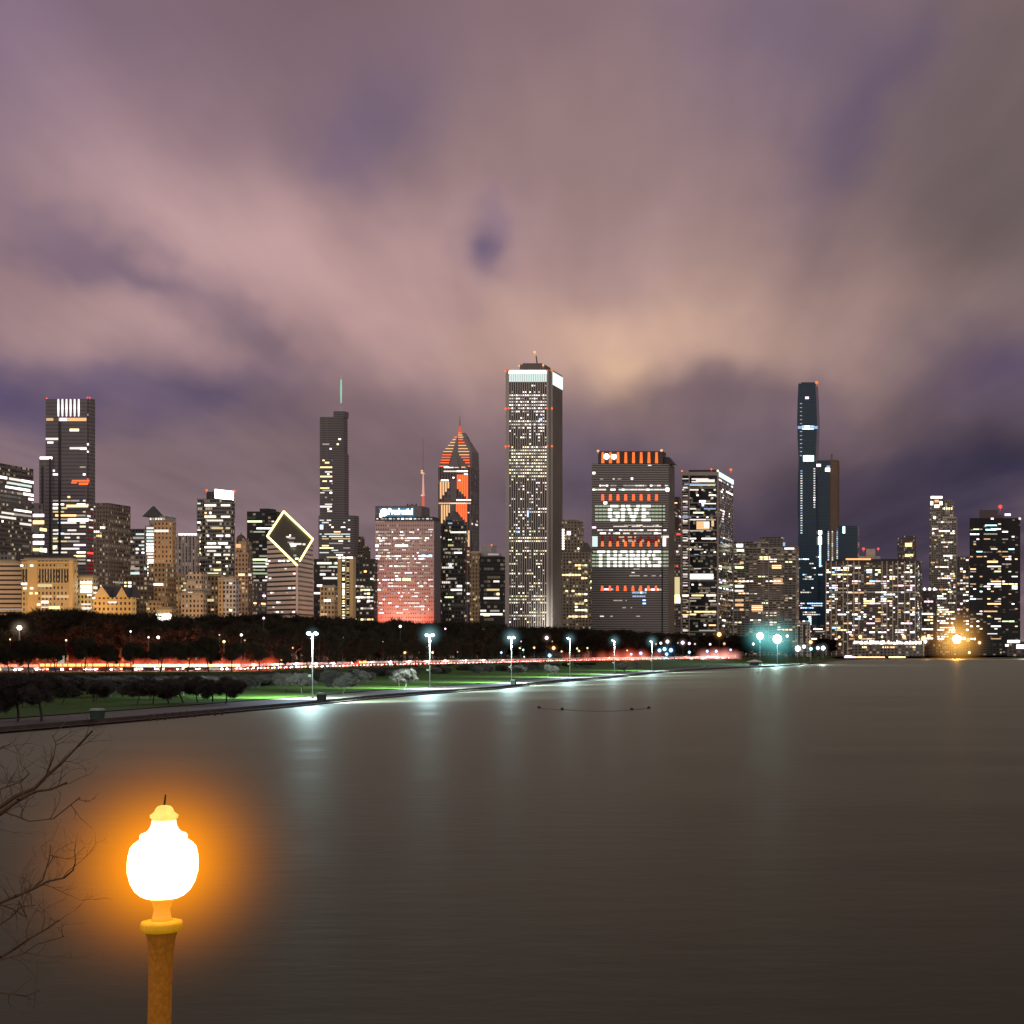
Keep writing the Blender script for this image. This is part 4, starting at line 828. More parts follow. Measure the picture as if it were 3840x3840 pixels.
for k in range(8): b.fw(3033, 3042, 2310 + k * 7, 2315 + k * 7, 'C')
b.beacon(3062, 1434, 'A', 1.5); b.done()
# CC big residential slab
pier = mat('pier_concrete', (.40, .35, .31), .7, 0, .1, .05)
b = simple('apartment_slab', 'very wide apartment slab with pale vertical piers and an orange lit roof edge', 2450, 3097, 3440, 2104, 3452, (.10, .10, .095), (.03, .032, .034), fh=3.4, bw=4.4, vf=.55, hf=.9, dim=.4, pal='WWPPFFwwoOYB', act=.55, hi=.35, lo=.16, ybot=2400, merge=True, run=.3, wf=.85, wv=.62, mats=[pier, dk])
b.wall.box(-b.w / 2 - .5, b.w / 2 + .5, -b.D / 2 - .9, b.D / 2, b.z(2110), b.H + .3, 2)
b.tier(3130, 3400, 2096, 2104, 4, 22, 2)
for x in (3098, 3117, 3136, 3162, 3179, 3202, 3221, 3308, 3326, 3348, 3367, 3393, 3412, 3432): b.wall.box(b.x(x - 1.6), b.x(x + 1.6), -b.D / 2 - 1.2, -b.D / 2, 0, b.H, 1)
b.tier(3248, 3281, 2058, 2098, 10, 14, 1); b.tier(3222, 3300, 2086, 2098, 12, 10, 1)
mb = MB(); mb.box(b.x(3172), b.x(3266), -b.D / 2 - 1.5, -b.D / 2 - .9, b.z(2100), b.z(2094)); b.add('sign_panel', glow('orange_strip', (1, .50, .20), 1.5), mb)
b.fw(3180, 3240, 2219, 2225, 'F'); b.fw(3098, 3440, 2219, 2221, 'v'); b.beacon(3238, 2058, 'R', 1.4, 10); b.beacon(3293, 2058, 'R', 1.2, 10); b.done()
# DD
b = simple('office_tower', 'distant dim tower rising behind the wide apartment slab', 3100, 3364, 3436, 2018, None, (.12, .11, .12), pal='Wov', act=.1, hi=.3, lo=.0, ybot=2200); b.tier(3385, 3436, 2010, 2018, 4, 20); b.fw(3394, 3420, 2036, 2050, 'O'); b.fw(3394, 3424, 2078, 2088, 'O'); b.done()
# EE
b = simple('apartment_tower', 'slim tower with a glowing white crown at right', 2850, 3486, 3587, 1938, None, (.26, .235, .20), (.03, .03, .035), fh=4.0, bw=4.0, vf=.6, hf=.65, dim=.5, pal='WWPFwvoGY', act=.45, hi=.28, lo=.12, ybot=2400, merge=False, wv=.6, depth=40)
b.tier(3489, 3534, 1862, 1938, 1, 24); b.tier(3534, 3574, 1874, 1938, 6, 24); b.tier(3484, 3490, 1940, 2440, 4, 20)
b.fw(3491, 3533, 1861, 1869, 'S', 1); b.fw(3505, 3521, 1874, 1884, 'F', 1); b.fw(3489, 3499, 1880, 1894, 'W', 1); b.fw(3524, 3534, 1880, 1894, 'W', 1); b.fw(3504, 3522, 1893, 1904, 'W', 1); b.fw(3501, 3509, 1936, 1946, 'W')
for k in range(5): b.fw(3530 + k * 9, 3535 + k * 9, 1903, 1911, 'Y', 6)
b.front(3490, 3585, 2090, 2400, 4, 4, 'WWFFPwG', act=.5, hi=.35, lo=.2, merge=False); b.done()
simple('apartment_block', 'mid rise block full of bright windows between the crowned tower and the black tower', 2750, 3588, 3638, 2087, None, (.14, .12, .11), pal='WWFPwo', act=.7, hi=.4, lo=.2, fh=5, bw=5, merge=False, ybot=2400).done()
b = simple('apartment_block', 'dark low block with three white roof lamps left of the crowned tower', 2600, 3441, 3512, 2215, None, (.08, .07, .06), pal='WWFOYPG', act=.7, hi=.35, lo=.15, fh=5, bw=5, merge=False, ybot=2400)
for x in (3467, 3486, 3504): b.beacon(x, 2209, 'W', 1.4)
b.done()
simple('apartment_block', 'narrow lit end block closing the right side of the wide apartment slab', 2500, 3430, 3456, 2102, None, (.14, .13, .12), pal='WWFPYo', act=.8, hi=.6, lo=.3, fh=5, bw=7, merge=False, ybot=2400).done()
# GG
bk = (.016, .015, .016)
b = simple('apartment_tower', 'black three lobed tower at the right edge with a red roof beacon', 2700, 3636, 3826, 1943, None, bk, (.010, .010, .012), fh=4.2, bw=5.4, vf=.6, hf=.8, dim=.25, pal='WWPFOoYGGwvvC', act=.55, hi=.26, lo=.12, ybot=2400, merge=True, run=.3, depth=50, p=.06)
b.tier(3684, 3758, 1943, 2440, -5, 30); b.front(3688, 3755, 1950, 2400, 4.2, 6, 'WFOoPwvG', act=.5, hi=.4, lo=.15, off=-5)
mb = MB(); b.tier(3672, 3742, 1912, 1943, 8, 20, 0, mb); b.tier(3742, 3762, 1930, 1943, 8, 20, 0, mb); b.add('roof_housing', mat('brown_mech', (.10, .08, .08), .7), mb)
b.fw(3694, 3738, 1968, 1972, 'C', -5); b.fw(3696, 3736, 1984, 1989, 'C', -5); b.fw(3702, 3742, 2103, 2110, 'O', -5); b.fw(3768, 3790, 1926, 1934, 'P'); b.fw(3716, 3726, 1942, 1948, 'P', -5); b.fw(3795, 3815, 2195, 2210, 'P')
b.beacon(3751, 1900, 'R', 1.9); b.beacon(3824, 1945, 'w', 1.4); b.done()
mb = MB(); 
# front left stone row (lit by sodium street lights)
b = stone('banded_block', 'low orange banded block at the left edge with horizontal window strips', 1240, -60, 80, 2110, 84, (.50, .36, .22), fh=17.5 / FPX * 1240, bw=50, vf=.42, hf=.99, pal='vowP', act=.5, hi=.25, lo=.05, mats=[mat('orange_band', (.58, .42, .26), .7, 0, .1, .05)])
b.mats = [dark, b.mats[1]]; b.bands(2118, 2400, 17.5 / FPX * 1240, 11 / FPX * 1240, .5, 1)
b.done()
simple('office_block', 'dull grey block peeking over the orange banded block', 1330, -60, 60, 2072, 62, (.2, .18, .16), ybot=2110, lo=.02, act=.1).done()
b = stone('ornate_hotel', 'ornate golden stone building with a colonnade of tall upper windows and heavy cornice', 1220, 82, 275, 2102, 279, (.50, .36, .17), fh=4.2, bw=2.9, hf=.4, vf=.5, mats=[dark, mat('gold_stone', (.60, .40, .16), .7, 0, .15, .08)])
q = -b.D / 2
b.wall.box(b.x(106), b.x(277), q - .6, q, b.z(2130), b.z(2124), 2); b.wall.box(b.x(82), b.x(277), q - .9, q, b.z(2112), b.z(2106), 2); b.wall.box(b.x(106), b.x(277), q - .6, q, b.z(2190), b.z(2186), 2)
b.wall.box(b.x(106), b.x(142), q - 1.2, q, 0, b.z(2102), 2); b.wall.box(b.x(262), b.x(276), q - 1.2, q, 0, b.z(2102), 2)
for k in range(11): b.wall.box(b.x(147 + k * 10.4), b.x(152.5 + k * 10.4), q - .1, q, b.z(2182), b.z(2134), 1)
for k in range(2): b.wall.box(b.x(84 + k * 11), b.x(91 + k * 11), q - .1, q, b.z(2182), b.z(2134), 1)
b.tier(60, 228, 2080, 2102, 16, 20, 1)
for (x, y, c) in ((82, 2121, 'W'), (119, 2121, 'W'), (85, 2189, 'W'), (96, 2189, 'W'), (93, 2206, 'W'), (119, 2206, 'W'), (117, 2225, 'Y'), (137, 2225, 'Y'), (145, 2267, 'W')): b.fw(x - 5, x + 5, y - 3, y + 3, c, -1.2)
b.fw(155, 200, 2275, 2279, 'w'); b.done()
b = stone('yellow_block', 'small yellow lit block with three bright white floors beside the ornate hotel', 1230, 277, 349, 2166, 353, (.58, .50, .26), pal='GYw', fh=4, bw=2.8)
for y in (2184, 2200, 2216): b.fw(303, 344, y - 4, y + 5, 'S')
b.fw(328, 342, 2229, 2234, 'W'); b.fw(305, 340, 2263, 2268, 'w'); b.done()
b = Building('gabled_hall', 'low golden hall with two steep triangular gables under a dark roof', 1200, 349, 495, 2240, 498, facade('facade_gabled', (.58, .39, .15), (.06, .04, .02), 4.2, 3.2, .5, .45, .2), mats=[mat('gable_stone', (.60, .41, .17), .7)])
q = -b.D / 2
for (c_, hw_, yt_) in ((384, 31, 2197), (459, 22, 2200)):
    mb = MB(); mb.v = [(b.x(c_ - hw_), q - 1, b.z(2240)), (b.x(c_ + hw_), q - 1, b.z(2240)), (b.x(c_), q - 1, b.z(yt_)), (b.x(c_ - hw_), q + 18, b.z(2240)), (b.x(c_ + hw_), q + 18, b.z(2240)), (b.x(c_), q + 18, b.z(yt_))]
    mb.f = [(0, 1, 2), (3, 5, 4), (0, 2, 5, 3), (1, 4, 5, 2), (0, 3, 4, 1)]; mb.mi = [0, 0, 1, 1, 0]; b.add('gable', [b.mats[1], dk], mb)
mb = MB(); mb.v = [(b.x(349), q + 3, b.z(2240)), (b.x(495), q + 3, b.z(2240)), (b.x(480), q + 14, b.z(2200)), (b.x(365), q + 14, b.z(2200)), (b.x(349), b.D / 2, b.z(2240)), (b.x(495), b.D / 2, b.z(2240))]
mb.f = [(0, 1, 2, 3), (3, 2, 5, 4), (0, 3, 4), (1, 5, 2)]; mb.mi = [0] * 4; b.add('roof', dk, mb)
b.fw(405, 438, 2255, 2262, 'w'); b.fw(348, 357, 2240, 2245, 'W'); b.done()
b = simple('office_block', 'dark brown block with one column of paired yellow white windows', 1290, 462, 556, 2160, None, (.07, .055, .045), pal='vv', act=.1, hi=.05, lo=.01)
for k in range(6): b.fw(467, 474, 2182 + k * 12.5, 2188 + k * 12.5, 'Y'); b.fw(481, 492, 2182 + k * 12.5, 2189 + k * 12.5, 'W')
b.done()
simple('office_block', 'grey background block with cold white windows above the gabled hall', 1500, 351, 428, 2148, 432, (.22, .21, .21), pal='PWKwv', act=.5, hi=.35, lo=.08, fh=4, bw=4, ybot=2200).done()
simple('office_block', 'pale gridded block with large lit windows left of the brown block', 1480, 410, 540, 2083, 545, (.20, .19, .19), pal='WPKFwvv', act=.6, hi=.4, lo=.15, fh=4.4, bw=4, vf=.6, hf=.8, ybot=2230).done()
b = stone('stone_block', 'tan block with blank windows at the left of the lit white sign', 1240, 548, 592, 2262, 596, (.46, .34, .18)); b.done()
b = stone('stone_block', 'low golden building carrying a brilliant white lit sign box above the trees', 1220, 588, 644, 2288, 648, (.52, .37, .18))
mb = MB(); mb.box(b.x(588), b.x(641), -b.D / 2 - 1.2, -b.D / 2 - .2, b.z(2329), b.z(2303)); b.add('sign_panel', glow('white_sign', (1, .95, .80), 6.0), mb); b.fw(590, 637, 2297, 2303, 'y'); b.done()
# low white block at right of the balcony slab, far right pavilion and marina hall
b = simple('office_block', 'small pale building with two tall openings beyond the cyan floodlights', 1950, 2982, 3034, 2332, None, (.42, .38, .33), pal='w', act=0, lo=0, depth=14); q = -b.D / 2
for x in (2992, 3012): b.wall.box(b.x(x), b.x(x + 9), q - .1, q, 0, b.z(2342), 1)
b.mats.append(dark); b.fw(2990, 3000, 2344, 2348, 'y'); b.done()
b = simple('marina_hall', 'long low marina hall with a continuous row of white lights under the wide slab', 2200, 3196, 3462, 2402, None, (.22, .19, .17), fh=4, bw=5, pal='WWSPFw', act=1, hi=.8, lo=.8, ybot=2418, merge=False, depth=20)
for k in range(26): 
    x = 3200 + k * 10 + R.uniform(-3, 3); b.fw(x, x + R.uniform(4, 9), 2404 + R.uniform(-2, 3), 2413 + R.uniform(-2, 4), R.choice('SSWPFS'))
for k in range(14): x = R.uniform(3215, 3440); b.fw(x, x + 4, 2424, 2430, R.choice('OFY'))
b.done()
b = simple('pavilion', 'low pavilion with a white neon roof line at the right edge', 2250, 3776, 3900, 2404, None, (.12, .1, .1), fh=5, bw=6, pal='W', act=0, lo=0, depth=20); b.fw(3778, 3824, 2401, 2410, 'S'); b.fw(3770, 3782, 2416, 2424, 'W'); b.fw(3812, 3860, 2418, 2432, 'S'); b.done()
# generic dark infill blocks low behind the trees
for i, (x0, x1, yt, d, lb) in enumerate([(930, 1000, 2200, 1550, 'short dark block at the left foot of the black tower'), (2490, 2560, 2300, 2150, 'low dim block right of the foot of the message tower'), (3034, 3100, 2345, 2500, 'low bluish lit block at the foot of the blue glass tower'), (3840, 3960, 2350, 2600, 'dim block cut by the right edge of the photo')]):
    simple('office_block', lb, d, x0, x1, yt, None, (.10, .09, .085), pal='WwvvbP', act=.6, hi=.3, lo=.1, ybot=2400).done()

# ------------------------------------------------------------------ street and flood lights on the buildings
for (px, dd, en, c) in ((-20, 1180, 1.3e5, 0), (100, 1150, 2.2e5, 0), (200, 1150, 2.6e5, 0), (300, 1165, 1.6e5, 0), (390, 1135, 2.0e5, 0), (470, 1135, 1.3e5, 0), (600, 1165, 1.6e5, 0), (655, 1250, 2.2e5, 0), (725, 1225, 2.0e5, 0), (800, 1240, 1.0e5, 0), (1090, 1290, 1.4e5, 2), (1225, 1290, 1.2e5, 0), (1295, 1370, 2.0e5, 0), (1780, 1500, 1.0e5, 0)):
    lamp('SPOT', (wx(px, dd), dd, 14), en * .28, (1, .60, .26) if c == 0 else (1, .72, .5), 2, (wx(px, dd + 60), dd + 60, 50), 100, .8, 'street_flood_light')
lamp('SPOT', (wx(610, 1330), 1310, 30), 3.0e5, (1, .55, .2), 2, (wx(612, 1380), 1380, 85), 90, .8, 'street_flood_light')
d = PRU.d
for px, e in ((1422, 2.6e5), (1452, 1.0e5), (1592, 2.4e5)):
    lamp('SPOT', (wx(px, d), d - 16, 8), e, (1, .10, .035), 1.5, (wx(px, d), d, 42), 80, .9, 'red_flood_light')
lamp('SPOT', (wx(1515, d), d - 22, 8), 1.2e5, (1, .72, .5), 1.5, (wx(1515, d), d, 50), 70, .9, 'warm_flood_light')

# ------------------------------------------------------------------ trees
bark = mat('bark', (.032, .022, .015), .9, 0, .3, 1.0, .1)
twig = mat('twigs', (.022, .016, .011), .9, 0, .3, .5, .05)
def grow(rng, H, spread, tw, tr, levels=4, tw_len=1.0, tw_r=.03, ntw=5):
    """bare winter tree: limbs in tr, fine twigs in tw"""
    def branch(p, d, L, r, lv):
        n = 3; q = p; dd = d.copy()
        for k in range(n):
            dd = (dd + Vector((rng.gauss(0, .16), rng.gauss(0, .16), rng.gauss(.02, .10)))).normalized()
            e = q + dd * (L / n); r2 = r * (1 - .22 * (k + 1) / n * 1.2)
            (tr if lv < 3 else tw).tube(q, e, r * (1 - .2 * k / n), r2, 5 if lv == 0 else (4 if lv < 2 else 3)); q = e
            if lv >= 1 and lv < levels:
                for _ in range(1 if lv < levels - 1 else 2):
                    ax = Vector((rng.gauss(0, 1), rng.gauss(0, 1), rng.gauss(.25, .5))).normalized()
                    branch(q, (dd * .75 + ax * .75).normalized(), L * rng.uniform(.5, .68), r * .5, lv + 1)
            if lv >= levels - 1:
                for _ in range(ntw):
                    ax = (dd * .7 + Vector((rng.gauss(0, .8), rng.gauss(0, .8), rng.gauss(.2, .6)))).normalized() * tw_len * rng.uniform(.5, 1.2)
                    sd = ax.cross(Vector((rng.gauss(0, 1), rng.gauss(0, 1), rng.gauss(0, 1)))).normalized() * tw_r
                    tw.tri(tuple(q - sd), tuple(q + sd), tuple(q + ax))
        if lv < levels:
            for _ in range(3 if lv else 6):
                ax = Vector((rng.gauss(0, 1), rng.gauss(0, 1), rng.gauss(.3, .4))).normalized()
                branch(q, (dd * (.8 if lv else .55) + ax * spread).normalized(), L * rng.uniform(.55, .8) * (1.1 if lv == 0 else 1), r2 * .62, lv + 1)
    branch(Vector((0, 0, -.3)), Vector((0, 0, 1)), H * .3, H * .022, 0)
def norm_h(trs, H):
    zm = max(v[2] for mb in trs for v in mb.v); k = H / zm
    for mb in trs: mb.v = [(x * k, y * k, z * k) for x, y, z in mb.v]
def make_tree(name, seed, H, spread, label, cat, group, tl, trr, ntw=5, bk_=bark, tw_=twig):
    rng = random.Random(seed); tw, tr = MB(), MB(); grow(rng, H, spread, tw, tr, 4, tl, trr, ntw); norm_h([tw, tr], H)
    root = empty(name, (0, -500, 0), label, cat, group)
    link('trunk', tr.mesh('trunk', bk_), root); link('crown', tw.mesh('crown', tw_), root); return root
gA = 'bare park trees along the road'
big = [make_tree('bare_tree', 20 + i, 20, .9, 'tall bare winter tree in the dark park along the traffic', 'tree', gA, 1.5, .085, 6) for i in range(4)]
gB = 'small bare trees on the lawn by the shore'
small = [make_tree('lawn_tree', 40 + i, 6, .95, 'small bare tree on the lawn between the shore path and the traffic', 'tree', gB, .62, .032, 6, mat('grey_bark', (.05, .042, .036), .9), mat('grey_twigs', (.042, .037, .034), .9)) for i in range(4)]
used = set()
def plant(protos, x, d, z, rz, sc, key):
    o = R.choice(protos)
    if o.name not in used:
        used.add(o.name); o.location = (wx(x, d), d, z); o.rotation_euler = (0, 0, rz); o.scale = (sc,) * 3 if not isinstance(sc, tuple) else sc; return o
    return copy_tree(o, (wx(x, d), d, z), rz, sc)
TOP = [(-100, 2325), (0, 2318), (120, 2270), (200, 2250), (300, 2245), (420, 2270), (500, 2310), (640, 2325), (720, 2300), (900, 2290), (1040, 2280), (1180, 2300), (1260, 2290), (1400, 2318), (1480, 2305), (1560, 2308), (1660, 2300), (1760, 2290), (1880, 2320), (2000, 2345), (2070, 2320), (2150, 2290), (2230, 2335), (2450, 2352), (2600, 2375), (2700, 2378), (2780, 2350), (2850, 2390), (2960, 2410), (3060, 2385), (3140, 2410)]
x = -110
while x < 3130:
    for row in range(3):
        xx = x + R.uniform(-18, 18); d = dr(xx) + (26 + row * 55 if xx < 2400 else 60 + row * 80) + R.uniform(-8, 12)
        zt = wz(interp(TOP, xx) + R.uniform(-16, 38) + (8 if row == 0 else 0), d) - RZ
        zt = max(5, min(26, zt)); s = zt / 20
        if xx > 2750 and row == 2: continue
        plant(big, xx, d, RZ, R.uniform(0, 6.28), (s * 1.0, s * 1.0, s), 'b')
    x += 44 if x < 900 else (38 if x < 1900 else 46)
x = -60
while x < 1900:
    d = dr(x) - 15.5; H = R.uniform(10, 14.5); plant(big, x, d, gz(x, d) - .1, R.uniform(0, 6.28), (H / 20 * .8, H / 20 * .8, H / 20), 'b'); x += R.uniform(70, 108)
# small lawn trees: rows named by where they stand
fixed = [(514, 2643), (574, 2642), (631, 2639), (688, 2636), (743, 2635), (797, 2637), (846, 2636), (1074, 2596), (1131, 2600), (1248, 2590), (1285, 2600), (1337, 2570), (1496, 2573), (1520, 2580), (1941, 2540), (2052, 2536), (2330, 2522), (2390, 2522)]
for x, y in fixed:
    d = (CAMZ - 1.8) * FPX / (y - HY); z = gz(x, d); d = (CAMZ - z) * FPX / (y - HY)
    plant(small, x, d, gz(x, d) - .05, R.uniform(0, 6.28), (.95, .95, R.uniform(.9, 1.05)), 's')
for _ in range(190):
    x = R.uniform(-60, 2420) if R.random() < .65 else R.uniform(-60, 900)
    a_, b_ = ds(x) * 1.12, dr(x) - 20; ylim = 2526 if x < 900 else (2526 - (x - 900) * .042 if x < 1800 else 2486)
    t = R.uniform(.30, .98) if x > 800 else R.uniform(.12, .98)
    if x > 1450: t = R.uniform(.5, .99)
    d = a_ + (b_ - a_) * t
    Hm = CAMZ - (ylim + R.uniform(0, 14) - HY) / FPX * d - gz(x, d)
    if Hm < 1.8: continue
    hs = min(Hm, R.uniform(4.8, 6.5)) / 6; plant(small, x, d, gz(x, d) - .05, R.uniform(0, 6.28), (max(.8, hs * 1.1), max(.8, hs * 1.1), hs), 's')
shr = [make_tree('shrub', 70 + i, 2, 1.3, 'low bare shrub on the dark bank just below the traffic', 'shrub', 'shrubs on the bank below the road', .34, .04, 5, mat('shrub_bark', (.03, .022, .016), .9), mat('shrub_twigs', (.018, .014, .010), .9)) for i in range(2)]
for _ in range(230):
    x = R.uniform(-60, 1100) if R.random() < .7 else R.uniform(1000, 2300); ylim = 2522 if x < 900 else (2522 - (x - 900) * .042 if x < 1800 else 2484)
    d = dr(x) - 16 - R.random() ** 1.3 * (150 if x < 1000 else 120); g_ = gz(x, d)
    if d < ds(x) * 1.15: continue
    H = min(3.2, CAMZ - (ylim - HY) / FPX * d - g_)
    if H < .7: continue
    plant(shr, x, d, g_ - .05, R.uniform(0, 6.28), (H * .9, H * .9, H / 2 * 1.05), 'h')
for (x, y, H) in ((68, 2697, 8), (155, 2697, 8.5)):
    d = (CAMZ - 1.3) * FPX / (y - HY); plant(small, x, d, gz(x, d), R.uniform(0, 6), H / 6, 's')
# near tree at the left edge
def near_tree():
    dn = 7.2; rng = random.Random(5)
    root = empty('near_tree', (wx(-900, dn), dn, 6.6), 'bare twiggy tree reaching in from the left edge in front of the water', 'tree'); o0 = root.location
    tr, tw = MB(), MB()
    P = lambda x, y, dd=0: Vector((wx(x, dn + dd), dn + dd, wz(y, dn + dd))) - o0
    tr.tube((0, 0, 0), P(-900, 3300), .17, .13, 10); tr.tube(P(-900, 3300), P(-860, 2500), .13, .07, 8)
    limbs = [([(-900, 3300), (-500, 3190), (-100, 3075), (0, 3026), (60, 2985), (130, 2955), (185, 2900), (230, 2862), (290, 2800), (345, 2742)], .032),
             ([(-500, 3190), (-100, 3110), (0, 3050), (70, 3000), (130, 2968), (190, 2960), (250, 2935)], .030), ([(130, 2955), (175, 2905), (200, 2840), (210, 2790), (195, 2755)], .010),
             ([(-900, 3400), (-400, 3410), (-60, 3400), (0, 3385), (60, 3360), (120, 3335), (180, 3305), (240, 3292), (275, 3262)], .024), ([(120, 3335), (160, 3300), (185, 3220), (190, 3170)], .008), ([(0, 3040), (60, 3060), (110, 3080), (200, 3070), (300, 2990)], .009),
             ([(-900, 3600), (-300, 3640), (0, 3590), (50, 3560), (110, 3520), (180, 3480), (220, 3450)], .022), ([(0, 3392), (50, 3410), (100, 3440), (70, 3380)], .008), ([(-300, 3700), (0, 3722), (60, 3730), (100, 3735), (150, 3712)], .010), ([(0, 3600), (90, 3575), (140, 3540), (240, 3512)], .008),
             ([(-500, 3190), (-100, 3010), (0, 2960), (80, 2930), (110, 2900)], .012), ([(-300, 3540), (-20, 3480), (40, 3440), (80, 3400), (130, 3395)], .010), ([(-300, 2900), (-40, 2830), (10, 2800), (40, 2790)], .008)]
    def twigs(p, dd, L, r, lv):
        q = p
        for k in range(4):
            dd = (dd + Vector((rng.gauss(0, .22), rng.gauss(0, .2), rng.gauss(.06, .2)))).normalized(); e = q + dd * L / 4
            tw.tube(q, e, r * (1 - k * .2), r * (1 - (k + 1) * .2), 3); q = e
            if lv < 3 and rng.random() < .42:
                ax = Vector((rng.gauss(.3, 1), rng.gauss(0, .6), rng.gauss(.25, .9))).normalized()
                twigs(q, (dd + ax * .9).normalized(), L * rng.uniform(.4, .75), r * .6, lv + 1)
    for pts, r in limbs:
        n = len(pts); dep = [rng.uniform(-.4, .4) if i > 2 else 0 for i in range(n)]
        for i in range(1, n): dep[i] = dep[i - 1] * .6 + dep[i] * .25
        V_ = [P(x, y, dep[i]) for i, (x, y) in enumerate(pts)]
        for i in range(n - 1):
            ra, rb = r * (1 - .8 * i / n), r * (1 - .8 * (i + 1) / n)
            tr.tube(V_[i], V_[i + 1], max(ra * .46, .0026), max(rb * .46, .0022), 6)
            if pts[i][0] > -250:
                for _ in range(2 if i % 2 else 1):
                    t = rng.random(); p_ = V_[i].lerp(V_[i + 1], t); dd = (V_[i + 1] - V_[i]).normalized()
                    ax = Vector((rng.gauss(.2, .7), rng.gauss(0, .6), rng.gauss(.2, .9))).normalized()
                    twigs(p_, (dd * .8 + ax).normalized(), rng.uniform(.08, .22), .0021, 0)
    nb = mat('near_bark', (.09, .055, .03), .9, 0, .3, 8)
    link('trunk', tr.mesh('trunk', nb, True), root); link('crown', tw.mesh('crown', nb), root)
near_tree()

# ------------------------------------------------------------------ foreground street lamp
LD = 9.5; k0 = LD / FPX; kr = k0 * .885
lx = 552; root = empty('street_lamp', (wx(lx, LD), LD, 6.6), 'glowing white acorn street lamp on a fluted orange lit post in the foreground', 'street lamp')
root.rotation_euler = (0, math.radians(1.3), 0)
HB = lambda y: wz(y, LD) - 6.6
def lat(name, prof, m_, par, seg=40, smooth=True):
    mb = MB(); mb.lathe([(max(r, .01) * kr, HB(y)) for r, y in prof], seg); return link(name, mb.mesh(name, m_, smooth), par)
post = lat('post', [(72, 4180), (64, 4120), (48, 4050), (45, 3840), (45, 3700), (46, 3600), (49, 3560), (54, 3520), (60, 3495)], mat('lamp_concrete_baked_glow', (.34, .14, .012), .85, 0, .85, 34.0, emit=(1, .30, .0), es=.05), root, 16, False)  # orange lamp light put into the post's colour and emission
lat('collar', [(62, 3494), (75, 3490), (79, 3480), (80, 3464), (76, 3454), (60, 3450)], mat('collar_metal_baked_glow', (.65, .34, .02), .55, 0, .5, 26, emit=(1, .46, .0), es=.22), post)  # lamp light on the collar put into its colour and emission
lat('fitter', [(44, 3452), (36, 3440), (30, 3410), (40, 3380), (60, 3362)], mat('fitter_metal_baked_glow', (.30, .17, .05), .6, emit=(1, .34, .01), es=.75), root)  # fitter emits the orange it would catch from the globe
gm, nt, out = newmat('lit_globe_glass'); h = N(nt); e = h.n('ShaderNodeEmission'); tcg = h.n('ShaderNodeTexCoord'); sg_ = h.n('ShaderNodeSeparateXYZ'); h.link(tcg.outputs['Object'], sg_.inputs[0])
e.inputs[0].default_value = (1, .52, .20, 1); e.inputs[1].default_value = 11.0; h.link(e.outputs[0], out.inputs[0]); gm.cycles.emission_sampling = 'FRONT'
lat('globe', [(62, 3366), (84, 3356), (106, 3336), (122, 3308), (133, 3268), (134, 3235), (131, 3205), (124, 3176), (112, 3162), (95, 3150)], gm, root)
lat('globe_neck', [(95, 3151), (90, 3143), (90, 3130), (84, 3124), (70, 3120), (58, 3110), (50, 3096), (47, 3084), (46, 3074)], glow('neck_white', (1, .62, .42), 2.6), root)
lat('cap', [(45, 3076), (45, 3070), (52, 3066), (54, 3056), (46, 3050), (38, 3044), (32, 3030), (24, 3022), (10, 3019), (.5, 3018)], glow('cap_yellow', (1, .56, .13), 1.5, vary=.15, vs=20), root)
mb = MB(); mb.tube((0, 0, HB(3019)), (.006, 0, HB(2979)), .006, .004, 6); link('finial', mb.mesh('finial', mat('finial_dark', (.05, .03, .01), .6)), root)
link_ = None
